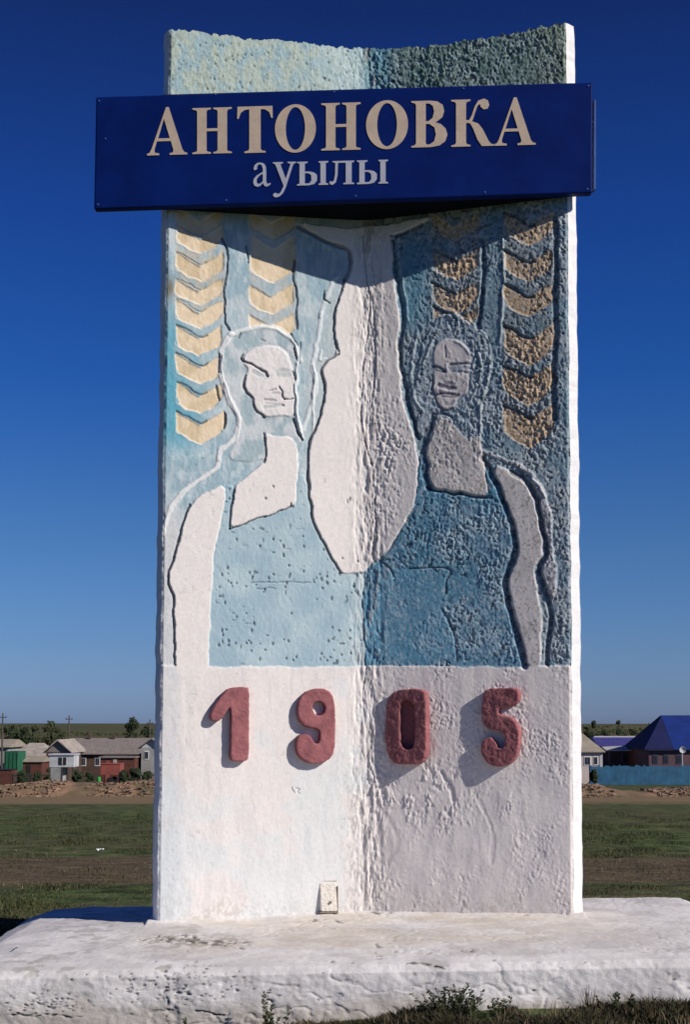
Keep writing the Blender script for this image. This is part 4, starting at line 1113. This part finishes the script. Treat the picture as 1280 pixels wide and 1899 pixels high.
box('body', x0, x1, D, D + 2, Zat(1436, D), Zat(1417, D), M_RED, t)
box('rim', x0 - .04, x1 + .04, D - .04, D + 2.04, Zat(1417, D), Zat(1415.5, D), M_RED, t)
for yy in (D - .12, D + 2.02):
    vs = []; n = 14; cx = (x0 + x1) / 2; cz = zg + .30
    for i in range(n):
        a = 2 * math.pi * i / n
        vs += [(cx + .32 * math.cos(a), yy, cz + .32 * math.sin(a)), (cx + .32 * math.cos(a), yy + .12, cz + .32 * math.sin(a))]
    mesh_obj('wheel', vs, [(2 * i, (2 * i + 2) % (2 * n), (2 * i + 3) % (2 * n), 2 * i + 1) for i in range(n)] + [tuple(range(0, 2 * n, 2)), tuple(range(2 * n - 1, 0, -2))], M_DARK, t)
box('drawbar', x1, x1 + .9, D + .95, D + 1.05, zg + .35, zg + .43, M_DARK, t)
D = 122
t = thing('shed', 206, D, 'dark red shed with rusty wall behind the red trailer', 'shed')
zg = t.location.z; x0, x1 = Xat(186, D), Xat(250, D)
box('wall', x0, x1, D, D + 3, zg, Zat(1405, D), M_RUST, t)
box('roof', x0 - .1, x1 + .1, D - .15, D + 3.1, Zat(1405, D), Zat(1402.5, D), M_GREYROOF, t)
box('door', Xat(196, D), Xat(204, D), D - .04, D, zg, Zat(1410, D), M_RED, t)
box('panel', Xat(210, D), Xat(217, D), D - .04, D, Zat(1416, D), Zat(1408, D), M_PALEROOF, t)
D = 114.5
t = thing('barrel', 184, D, 'small bright green barrel left of the red trailer', 'barrel')
vs = []; n = 14; zg = t.location.z; cx = Xat(184, D)
prof_ = [(.13, 0), (.15, .1), (.155, .3), (.15, .5), (.13, .62)]
for r_, h_ in prof_:
    for i in range(n): vs.append((cx + r_ * math.cos(2 * math.pi * i / n), D + r_ * math.sin(2 * math.pi * i / n), zg + h_))
mesh_obj('body', vs, [(k * n + i, k * n + (i + 1) % n, (k + 1) * n + (i + 1) % n, (k + 1) * n + i) for k in range(4) for i in range(n)] + [tuple(range(4 * n, 5 * n))], mat('green_plastic', (.02, .35, .06), rough=.5), t)
mesh_obj('lid', [(cx + .11 * math.cos(2 * math.pi * i / n), D + .11 * math.sin(2 * math.pi * i / n), zg + z_) for z_ in (.62, .65) for i in range(n)],
         [(i, (i + 1) % n, n + (i + 1) % n, n + i) for i in range(n)] + [tuple(range(n, 2 * n))], bpy.data.materials['green_plastic'], t)

# wooden picket fences
def fence(px0, px1, D, top, label, m, step, post_every, name='picket_fence', wid=.6, rails=(.25, .75), board='picket'):
    t = thing(name, (px0 + px1) / 2, D, label, 'fence')
    x0, x1 = Xat(px0, D), Xat(px1, D)
    zg = t.location.z; h = Zat(top, D) - zg
    n = int((x1 - x0) / step)
    base = None
    for i in range(n):
        x = x0 + (i + .5) * step
        g0 = float(ground_z(np.array([x]), np.array([D]))[0])
        hh_ = h * random.uniform(.93, 1.04)
        w_ = step * wid
        vs = [(a, b, c) for a in (x - w_ / 2, x + w_ / 2) for b in (D - .015, D + .015) for c in (g0 + .03, g0 + hh_)]
        mesh_obj(board, vs, [(0, 1, 3, 2), (4, 6, 7, 5), (0, 4, 5, 1), (2, 3, 7, 6), (0, 2, 6, 4), (1, 5, 7, 3)], m, t)
    for r in rails: box('rail', x0, x1, D + .016, D + .06, zg + h * r, zg + h * r + .07, m, t)
    k = 0
    x = x0
    while x < x1:
        box('post', x - .05, x + .05, D + .061, D + .16, zg - .1, zg + h * 1.03, m, t); x += post_every
fence(24, 92, 110, 1433, 'dark sparse picket fence at the left, before the brown shed', M_WOODDK, .13, 1.4, wid=.55)
fence(138, 182, 110, 1435, 'dark low picket fence between white shed and green barrel', M_WOODDK, .14, 1.4, wid=.5)
fence(222, 300, 110, 1432, 'dark picket fence right of the red trailer beside the monument', M_WOODDK, .13, 1.4, wid=.5)

# --- right side of the view
D = 122
t = thing('village_house', 1095, D, 'house with grey-tan hipped roof and pinkish white walls beside the monument', 'house', 'village houses beyond the field')
zg = t.location.z; x0, x1 = Xat(1040, D), Xat(1117, D)
box('wall', x0, x1, D, D + 8, zg, Zat(1393, D), M_PINKWALL, t)
roof_x('roof', x0, x1, D, D + 8, Zat(1393, D), Zat(1354, D), M_TANROOF, t, hip=1.6, ov=.25)
box('corner_strip', x1 - .22, x1 + .03, D - .04, D, zg, Zat(1395, D), M_WWALL, t)
window(Xat(1083, D), Xat(1096, D), Zat(1419, D), Zat(1402, D), D, t)
window(Xat(1101, D), Xat(1109, D), Zat(1418, D), Zat(1402, D), D, t)
D = 128
t = thing('village_house', 1160, D, 'long dull violet house with violet metal roof and white porch roof', 'house', 'village houses beyond the field')
zg = t.location.z; x0, x1 = Xat(1113, D), Xat(1206, D)
box('wall', x0, x1, D, D + 6, zg, Zat(1382, D), M_VIOWALL, t)
roof_x('roof', x0, x1, D, D + 6, Zat(1382, D), Zat(1367, D), M_VIOROOF, t, ov=.2)
box('ridge_cap', x0, x1, D + 2.9, D + 3.1, Zat(1368, D), Zat(1365, D), M_ZINC, t)
vs = [(Xat(1116, D), D - 2.4, Zat(1389.5, D)), (Xat(1196, D), D - 2.4, Zat(1389.5, D)), (Xat(1196, D), D - .01, Zat(1380, D)), (Xat(1116, D), D - .01, Zat(1384, D))]
vs += [(a, b, c - .08) for a, b, c in vs]
mesh_obj('porch_roof', vs, [(0, 1, 2, 3), (7, 6, 5, 4), (0, 4, 5, 1), (1, 5, 6, 2), (2, 6, 7, 3), (3, 7, 4, 0)], M_WWALL, t)
for p in (1122, 1145, 1170, 1192): box('porch_post', Xat(p, D) - .05, Xat(p, D) + .05, D - 2.3, D - 2.2, zg, Zat(1390, D), M_VIOWALL, t)
for a, b in ((1128, 1138), (1152, 1162), (1176, 1186)): window(Xat(a, D), Xat(b, D), Zat(1414, D), Zat(1399, D), D, t, M_VIOWALL)
D = 119
t = thing('village_house', 1250, D, 'big house with bright blue metal roof and navy gable at the right edge', 'house', 'village houses beyond the field')
zg = t.location.z
x0, xm, x1 = Xat(1196, D), Xat(1250, D), Xat(1330, D)
box('wall', x0 + .4, x1, D + .3, D + 9, zg, Zat(1389, D), mat('dull_red_wall', (.13, .075, .085), c2=(.09, .055, .065), scale=1), t)
gz0, gz1 = Zat(1388, D), Zat(1326, D)
# navy slope falling to the left, bright blue slope facing the viewer on the right
vs = [(x0, D, gz0), (xm, D + .0, gz0), (xm, D + 4.2, gz1), (x0, D + 9.3, gz0), (x1 + 1, D, gz0), (x1 + 1, D + 4.2, gz1), (x1 + 1, D + 9.3, gz0)]
mesh_obj('hip_slope', [vs[0], vs[1], vs[2], vs[3], (x0, D, gz0 - .1), (xm, D, gz0 - .1), (x0, D + 9.3, gz0 - .1)], [(0, 2, 3), (0, 1, 2), (4, 5, 1, 0), (3, 6, 4, 0)], M_NAVYWALL, t)
mesh_obj('roof', [(xm, D - .02, gz0), (x1 + 1, D - .02, gz0), (x1 + 1, D + 4.2, gz1 + .02), (xm - .1, D + 4.2, gz1 + .02), (x0, D + 9.3, gz0), (x1 + 1, D + 9.3, gz0), (xm, D - .02, gz0 - .1), (x1 + 1, D - .02, gz0 - .1)],
         [(0, 1, 2, 3), (3, 2, 5, 4), (0, 6, 7, 1)], M_BLUEROOF, t)
box('eave_board', x0 + .3, Xat(1249, D), D - .03, D + .2, Zat(1391, D), gz0 - .11, M_VIOWALL, t)
for a, b in ((1212, 1222), (1232, 1242), (1256, 1266)): window(Xat(a, D), Xat(b, D), Zat(1416, D), Zat(1399, D), D + .3, t, M_VIOWALL)
D = 117
t = thing('dish_antenna', 1266, D, 'round white satellite dish below the blue roof at the right edge', 'dish')
cx, cz = Xat(1266, D), Zat(1390, D); n = 16; vs = [(cx, D - .05, cz)]
for r_, dd in ((.14, -.08), (.27, -.16)):
    for i in range(n): vs.append((cx + r_ * math.cos(2 * math.pi * i / n), D + dd, cz + r_ * math.sin(2 * math.pi * i / n)))
dsh = mesh_obj('dish', vs, [(0, 1 + i, 1 + (i + 1) % n) for i in range(n)] + [(1 + i, 1 + n + i, 1 + n + (i + 1) % n, 1 + (i + 1) % n) for i in range(n)], M_WWALL, t)
sm = dsh.modifiers.new('s', 'SOLIDIFY'); sm.thickness = .02
box('mast', cx - .03, cx + .03, D, D + .06, t.location.z, cz, M_ZINC, t)
# teal board fence
fence(1094, 1330, 112, 1419, 'long teal blue board fence before the houses on the right', M_TEAL, .20, 2.4, name='board_fence', wid=.94, board='board')

# --- poles
for px, tp, D, lb in [(5, 1322, 128, 'leftmost dark utility pole at the left edge of the picture'), (128, 1326, 138, 'dark utility pole above the roofs left of centre between houses'), (278, 1334, 140, 'thin utility pole close to the left edge of the monument'), (1204, 1340, 150, 'thin utility pole left of the big blue roof')]:
    t = thing('utility_pole', px, D, lb, 'pole', 'utility poles in the village')
    x = t.location.x; z0 = t.location.z; z1 = Zat(tp, D)
    vs = []; n = 8
    for r_, z in ((.11, z0 - .2), (.06, z1)):
        for i in range(n): vs.append((x + r_ * math.cos(2 * math.pi * i / n), D + r_ * math.sin(2 * math.pi * i / n), z))
    mesh_obj('post', vs, [(i, (i + 1) % n, n + (i + 1) % n, n + i) for i in range(n)] + [tuple(range(n, 2 * n))], M_WOODDK, t, True)
    ca = box('crossarm', x - .35, x + .35, D - .03, D + .03, z1 - .42, z1 - .35, M_WOODDK, t)
    for k in (-.28, .28): box('insulator', x + k - .025, x + k + .025, D - .025, D + .025, z1 - .35, z1 - .25, M_DARK, ca)

# --- trees and bushes
M_LEAF = mat('leaf_green', (.034, .050, .020), c2=(.018, .028, .011), scale=.9, bump=0)
M_LEAF2 = mat('leaf_olive', (.055, .060, .026), c2=(.030, .036, .016), scale=.9, bump=0)
M_BARK = mat('bark', (.075, .06, .045), scale=4)
def tree(px, base_D, top, w_px, label, m=None, name='tree', cat='tree', group='village trees', crown_lo=.3, seed=1, bare=0):
    R_ = random.Random(seed)
    D = base_D
    t = thing(name, px, D, label, cat, group)
    x, _, z0 = t.location; z1 = Zat(top, D); H_ = z1 - z0; rw = w_px * D / F / 2
    vs, fs = [], []
    def limb(a, b, ra, rb, n=5):
        i0 = len(vs)
        for p, r in ((a, ra), (b, rb)):
            for i in range(n):
                an = 2 * math.pi * i / n
                vs.append((p[0] + r * math.cos(an), p[1] + r * math.sin(an), p[2]))
        for i in range(n): fs.append((i0 + i, i0 + (i + 1) % n, i0 + n + (i + 1) % n, i0 + n + i))
    limb((x, D, z0 - .1), (x, D, z0 + H_ * .5), .09 * H_ / 4, .05 * H_ / 4)
    cl = []
    for k in range(12):
        a = R_.uniform(0, 6.28); rr0 = rw * R_.uniform(.25, .75); h = z0 + H_ * (R_.uniform(crown_lo + .12, .90) if k else .94)
        sh = math.sqrt(max(.08, 1 - ((h - z0) / H_ - .6) ** 2 * 5))
        p = (x + rr0 * math.cos(a) * sh, D + rr0 * math.sin(a) * sh, h)
        limb((x, D, z0 + H_ * R_.uniform(.2, .45)), p, .035 * H_ / 4, .012 * H_ / 4, 4)
        cl.append((p, rw * R_.uniform(.35, .6)))
    mesh_obj('trunk', vs, fs, M_BARK, t, True)
    lv, lf = [], []
    for p, r in cl:
        for _ in range(230):
            d = Vector((R_.gauss(0, 1), R_.gauss(0, 1), R_.gauss(0, .8))).normalized() * r * R_.uniform(.2, 1.05)
            c = Vector(p) + d
            if c.z > z1 + .1: c.z = z1 - R_.uniform(0, .3)
            s_ = R_.uniform(.07, .16) * max(.8, rw / 1.0)
            a = Vector((R_.gauss(0, 1), R_.gauss(0, 1), R_.gauss(0, 1))).normalized(); b_ = a.orthogonal().normalized()
            i0 = len(lv)
            lv += [c + a * s_, c + b_ * s_ * .6, c - a * s_, c - b_ * s_ * .6]
            lf.append((i0, i0 + 1, i0 + 2, i0 + 3))
    mesh_obj('crown', lv, lf, m or M_LEAF, t)
    return t
TR = [(245, 150, 1330, 30, 'round dark tree rising above the long brown-grey roof', M_LEAF, .35), (272, 146, 1343, 26, 'dark tree touching the left edge of the monument', M_LEAF, .2),
      (24, 150, 1346, 44, 'leftmost dark bushy tree behind the container', M_LEAF, .1), (46, 147, 1349, 42, 'dark tree behind the pale slate roof', M_LEAF, .1), (66, 152, 1345, 40, 'olive tree left of the reddish one on the left', M_LEAF2, .1),
      (92, 149, 1338, 34, 'taller olive tree just left of the dark pole', M_LEAF2, .1), (110, 155, 1350, 26, 'low olive tree right beside the dark pole', M_LEAF2, .1),
      (1104, 150, 1334, 22, 'tall narrow tree just above the tan hipped roof', M_LEAF, .2), (1126, 156, 1352, 26, 'low green tree behind the violet roof at its left end', M_LEAF2, .1),
      (1151, 158, 1334, 22, 'round tree above the middle of the violet roof', M_LEAF, .3), (1178, 158, 1352, 30, 'low wide tree behind the right part of the violet roof', M_LEAF2, .1), (1212, 160, 1342, 24, 'thin tree at the left slope of the blue roof', M_LEAF2, .2), (1088, 150, 1345, 18, 'small tree next to the right edge of the monument', M_LEAF, .2)]
for k, (px, D, tp, w_, lb, m, lo) in enumerate(TR): tree(px, D, tp, w_, lb, m, seed=k + 3, crown_lo=lo)
for k, (px, tp, w_, wh) in enumerate([(44, 1431, 20, 'before the rusty brown shed'), (72, 1434, 16, 'at the right end of the left picket fence'), (90, 1426, 12, 'against the left leg of the white shed'), (146, 1430, 18, 'just right of the white shed'), (168, 1434, 16, 'left of the green barrel'),
                                   (232, 1430, 18, 'just right of the red trailer'), (252, 1426, 20, 'in front of the narrow white gabled house'), (274, 1432, 18, 'closest to the left edge of the monument'), (1100, 1428, 14, 'before the pinkish wall beside the monument')]):
    tree(px, 109 if px < 1000 else 111, tp, w_, 'low dark bush ' + wh, M_LEAF, 'bush', 'bush', 'bushes along the fences', crown_lo=0, seed=60 + k)
# a distant shelter belt that reads as one mass
lv, lf = [], []
R_ = random.Random(5)
for _ in range(16000):
    x = R_.uniform(-420, 420); D = 640 + R_.gauss(0, 10) + 30 * math.sin(x * .01)
    hmax = (2.6 + 2.2 * vnoise(np.array([x * .05]), np.array([0.]), 9)[0]) * (1 if vnoise(np.array([x * .012]), np.array([3.]), 10)[0] > .35 else .35)
    g0 = -3.75
    c = Vector((x, D, g0 + R_.uniform(0, 1) ** .7 * hmax)); s_ = R_.uniform(.4, .9)
    a = Vector((R_.gauss(0, 1), R_.gauss(0, .3), R_.gauss(0, 1))).normalized(); b_ = a.orthogonal().normalized()
    i0 = len(lv); lv += [c + a * s_, c + b_ * s_ * .7, c - a * s_, c - b_ * s_ * .7]; lf.append((i0, i0 + 1, i0 + 2, i0 + 3))
tb = mesh_obj('tree_belt', lv, lf, M_LEAF2)
tag(tb, 'thin dark line of distant trees along the horizon', 'tree belt', kind='stuff')

# --- clay bank with brick rubble
bx = np.linspace(-24, 24, 420); by = np.linspace(0, 1, 26)
BX, BT = np.meshgrid(bx, by)
BY = 66 + BT * 7
prof2 = np.interp(BT, [0, .12, .3, .55, .8, 1], [0, .35, .85, 1, .75, 0])
hgt = .18 + .62 * fbm(BX * .28, BY * 0 + 2, 401, 3)
BZ = ground_z(BX, BY) - .05 + prof2 * hgt + (fbm(BX * 1.6, BY * 1.6, 402, 4) - .5) * .28 * sstep(0, .2, prof2)
idx = np.arange(BX.size).reshape(BX.shape)
Qb = np.stack([idx[:-1, :-1], idx[:-1, 1:], idx[1:, 1:], idx[1:, :-1]], -1).reshape(-1, 4)
M_CLAY = mat('clay_bank', (.27, .165, .10), c2=(.10, .085, .045), scale=.7, bump=.6, bscale=6, stretch=(1, .4, 1))
bk = np_mesh('earth_bank', np.stack([BX, BY, BZ], -1).reshape(-1, 3), Qb, M_CLAY)
tag(bk, 'low bank of orange clay and rubble along the far side of the field', kind='structure')
lv, lf = [], []
for _ in range(2600):
    x = R_.uniform(-22, 22)
    if vnoise(np.array([x * .7]), np.array([1.]), 77)[0] < .35: continue
    y = R_.uniform(65.3, 70); tt = (y - 66) / 7
    g0 = float(ground_z(np.array([x]), np.array([y]))[0]) + float(np.interp(tt, [0, .12, .3, .55, .8, 1], [0, .35, .85, 1, .75, 0])) * (.18 + .62 * float(fbm(np.array([x * .28]), np.array([2.]), 401, 3)[0]))
    s_ = R_.uniform(.05, .13); rot = Matrix.Rotation(R_.uniform(0, 3.1), 3, 'Z') @ Matrix.Rotation(R_.uniform(-.6, .6), 3, 'X')
    i0 = len(lv)
    for a in (-1, 1):
        for b_ in (-1, 1):
            for c in (-1, 1):
                lv.append(Vector((x, y, g0)) + rot @ Vector((a * s_, b_ * s_ * .5, c * s_ * .35)) * R_.uniform(.8, 1.15))
    lf += [tuple(i0 + q for q in f) for f in ((0, 1, 3, 2), (4, 6, 7, 5), (0, 4, 5, 1), (2, 3, 7, 6), (0, 2, 6, 4), (1, 5, 7, 3))]
rb = mesh_obj('rubble', lv, lf, mat('brick_rubble', (.27, .16, .105), c2=(.13, .105, .07), scale=1.2, bump=.3))
tag(rb, 'broken orange bricks scattered along the clay bank', 'rubble', kind='stuff')

# --- litter on the grass
lx, ly, lz = gnd(190, 22.0)
lv = []
R2 = random.Random(8)
for i in range(7):
    for j in range(5):
        lv.append((lx + (i - 3) * .018 + R2.uniform(-.01, .01), ly + (j - 2) * .02, lz + .03 + R2.uniform(-.02, .025)))
lt = mesh_obj('plastic_bag', lv, [(i * 5 + j, i * 5 + j + 5, i * 5 + j + 6, i * 5 + j + 1) for i in range(6) for j in range(4)], mat('white_plastic', (.75, .75, .75), var=.05, rough=.5))
tag(lt, 'small crumpled white bag lying in the field left of the monument', 'bag')

# ------------------------------------------------------------------ GRASS AND WEEDS
def blades(n, sampler, name, m, label, hrange, wid, seed):
    rg = np.random.default_rng(seed)
    x, y, s = sampler(rg, n)
    n = len(x)
    z = ground_z(x, y) - .01
    h = rg.uniform(hrange[0], hrange[1], n) * s
    a = rg.uniform(0, 2 * math.pi, n); w = wid * rg.uniform(.6, 1.3, n)
    lean = rg.uniform(.1, .9, n) * h; la = rg.uniform(0, 2 * math.pi, n)
    dx, dy = np.cos(a) * w / 2, np.sin(a) * w / 2
    lx_, ly_ = np.cos(la) * lean, np.sin(la) * lean
    mx_, my_, mz_ = x + lx_ * .35, y + ly_ * .35, z + h * .62
    P = np.stack([np.stack([x - dx, y - dy, z], -1), np.stack([x + dx, y + dy, z], -1), np.stack([mx_ + dx * .7, my_ + dy * .7, mz_], -1),
                  np.stack([x + lx_, y + ly_, z + h], -1), np.stack([mx_ - dx * .7, my_ - dy * .7, mz_], -1)], 1).reshape(-1, 3)
    Qq = np.arange(5 * n).reshape(n, 5)
    o = np_mesh(name, P, Qq, m)
    tag(o, label, 'grass', kind='stuff')
    return o
def grass_mat(name, a, b_, c):
    m, t, bs = new_mat(name)
    n = t.nodes; L = t.links
    g_ = n.new('ShaderNodeNewGeometry')
    r = n.new('ShaderNodeValToRGB'); e = r.color_ramp.elements
    e[0].position = 0; e[0].color = (*a, 1); e[1].position = 1; e[1].color = (*c, 1); k = e.new(.55); k.color = (*b_, 1)
    L.new(g_.outputs['Random Per Island'], r.inputs[0]); L.new(r.outputs[0], bs.inputs['Base Color'])
    bs.inputs['Roughness'].default_value = .7; bs.inputs['Specular IOR Level'].default_value = .2
    return m
M_GRASS = grass_mat('field_grass', (.028, .034, .012), (.050, .064, .022), (.12, .11, .05))
M_GRASSD = grass_mat('foot_grass', (.016, .018, .009), (.040, .040, .018), (.13, .10, .06))
def samp_back(rg, n):
    y = 10.7 + 30 * rg.uniform(0, 1, n) ** 1.6; x = rg.uniform(-1, 1, n) * y * .29
    d = fbm(x * 1.3, y * .9, 501, 3)
    k = (d > .36) & ~((y > 16.2) & (y < 20.4) & (rg.uniform(0, 1, n) < .85)) & ~((y > 20) & (d < .46))
    return x[k], y[k], (.5 + (d[k] - .4) * 3) * (1 + .03 * (y[k] - 10))
blades(170000, samp_back, 'grass', M_GRASS, 'short dark green grass on the field behind the monument', (.018, .042), .008, 3)
def samp_front(rg, n):
    x = rg.uniform(-2.2, 2.4, n); y = 7.86 - np.abs(rg.normal(0, .55, n)) - .01
    d = fbm(x * 2.6, y * 2.2, 511, 3)
    dens = np.interp(x, [-2, -1.0, -.55, -.2, .2, 2.4], [.25, .35, .7, .9, 1, 1])
    k = (d > .38) & (rg.uniform(0, 1, n) < dens)
    return x[k], y[k], (.5 + (d[k] - .35) * 2.6) * np.interp(x[k], [-2, -.6, .2], [.7, .9, 1])
blades(75000, samp_front, 'grass', M_GRASSD, 'dark dry-tipped grass along the foot of the plinth', (.025, .075), .0055, 4)

M_DRY = grass_mat('dry_grass', (.10, .075, .045), (.20, .155, .09), (.34, .27, .17))
def samp_dry(rg, n):
    x = rg.uniform(-1.4, 2.4, n); y = 7.84 - np.abs(rg.normal(0, .35, n))
    k = fbm(x * 3.1, y * 3, 521, 3) > .50
    return x[k], y[k], .5 + rg.uniform(0, 1, k.sum()) ** 2 * 1.2
blades(5000, samp_dry, 'dry_grass', M_DRY, 'pale dry grass stems mixed into the grass at the plinth foot', (.035, .085), .0032, 14)
def samp_dryb(rg, n):
    y = 10.9 + 12 * rg.uniform(0, 1, n); x = rg.uniform(-1, 1, n) * y * .30
    k = fbm(x * 1.1, y * 1.1, 531, 3) > .50
    return x[k], y[k], .4 + rg.uniform(0, 1, k.sum()) ** 2
blades(16000, samp_dryb, 'dry_grass', M_DRY, 'thin pale dry grass scattered over the field behind the monument', (.02, .045), .005, 15)
def weed(px, py_top, D, n_st, spread, label, seed, leafy=True, m=None, cat='weed', name='weed'):
    R3 = random.Random(seed)
    x0, _, z0 = gnd(px, D)
    H_ = Zat(py_top, D) - z0
    t = empty(name, (x0, D, z0), label, cat, 'weeds at the foot of the plinth')
    sv, sf, lv, lf = [], [], [], []
    for _ in range(n_st):
        a = R3.uniform(0, 6.28); r = R3.uniform(0, spread); h = H_ * R3.uniform(.45, 1.0)
        bx0, by0 = x0 + r * math.cos(a) * .5, D + r * math.sin(a) * .25
        tx_, ty_ = bx0 + r * math.cos(a) * .9 + R3.uniform(-.03, .03), by0 + R3.uniform(-.05, .03)
        pts = [Vector((bx0 + (tx_ - bx0) * k ** 1.4, by0 + (ty_ - by0) * k ** 1.4, z0 - .01 + h * k)) for k in (0, .35, .7, 1)]
        i0 = len(sv)
        for q, p in enumerate(pts):
            rr1 = .0035 * (1 - q * .22)
            for i in range(3): sv.append(p + Vector((rr1 * math.cos(i * 2.09), rr1 * math.sin(i * 2.09), 0)))
        for q in range(3):
            for i in range(3): sf.append((i0 + q * 3 + i, i0 + q * 3 + (i + 1) % 3, i0 + q * 3 + 3 + (i + 1) % 3, i0 + q * 3 + 3 + i))
        if leafy:
            for k in range(int(14 + h * 150)):
                f = R3.uniform(.1, 1); p = pts[0].lerp(pts[-1], f); s_ = R3.uniform(.012, .030) * (1.25 - f * .5)
                d = Vector((R3.gauss(0, 1), R3.gauss(0, 1), R3.uniform(.1, 1.2))).normalized(); o_ = d.orthogonal().normalized()
                i0 = len(lv); lv += [p, p + d * s_ * .5 + o_ * s_ * .28, p + d * s_, p + d * s_ * .5 - o_ * s_ * .28]; lf.append((i0, i0 + 1, i0 + 2, i0 + 3))
    mesh_obj('stem', sv, sf, M_GRASSD, t)
    if leafy: mesh_obj('leaves', lv, lf, m or M_WEED, t)
M_WEED = grass_mat('weed_leaf', (.018, .026, .012), (.035, .050, .020), (.075, .085, .035))
weed(825, 1822, 7.72, 22, .15, 'dense dark leafy weed at the plinth right of centre', 1)
weed(868, 1826, 7.70, 16, .13, 'dark leafy weed touching the densest one on its right', 2)
weed(925, 1838, 7.74, 6, .07, 'thin weed alone between the leafy clump and the dry tuft', 3)
weed(500, 1832, 7.76, 3, .03, 'tall thin stalk standing against the plinth left of centre', 4)
weed(518, 1866, 7.6, 8, .10, 'small low leafy weed beside the tall thin stalk', 5)
weed(1085, 1818, 7.74, 14, .10, 'sprawling dry tuft of stalks before the plinth on the right', 6, leafy=False)
weed(1135, 1832, 7.72, 12, .14, 'wide leafy weed right of the sprawling dry stalks', 7)
weed(1262, 1850, 7.70, 9, .10, 'leafy weed in the bottom right corner of the picture', 8)
weed(345, 1880, 7.70, 5, .05, 'short weed at the plinth foot, leftmost of all', 9)
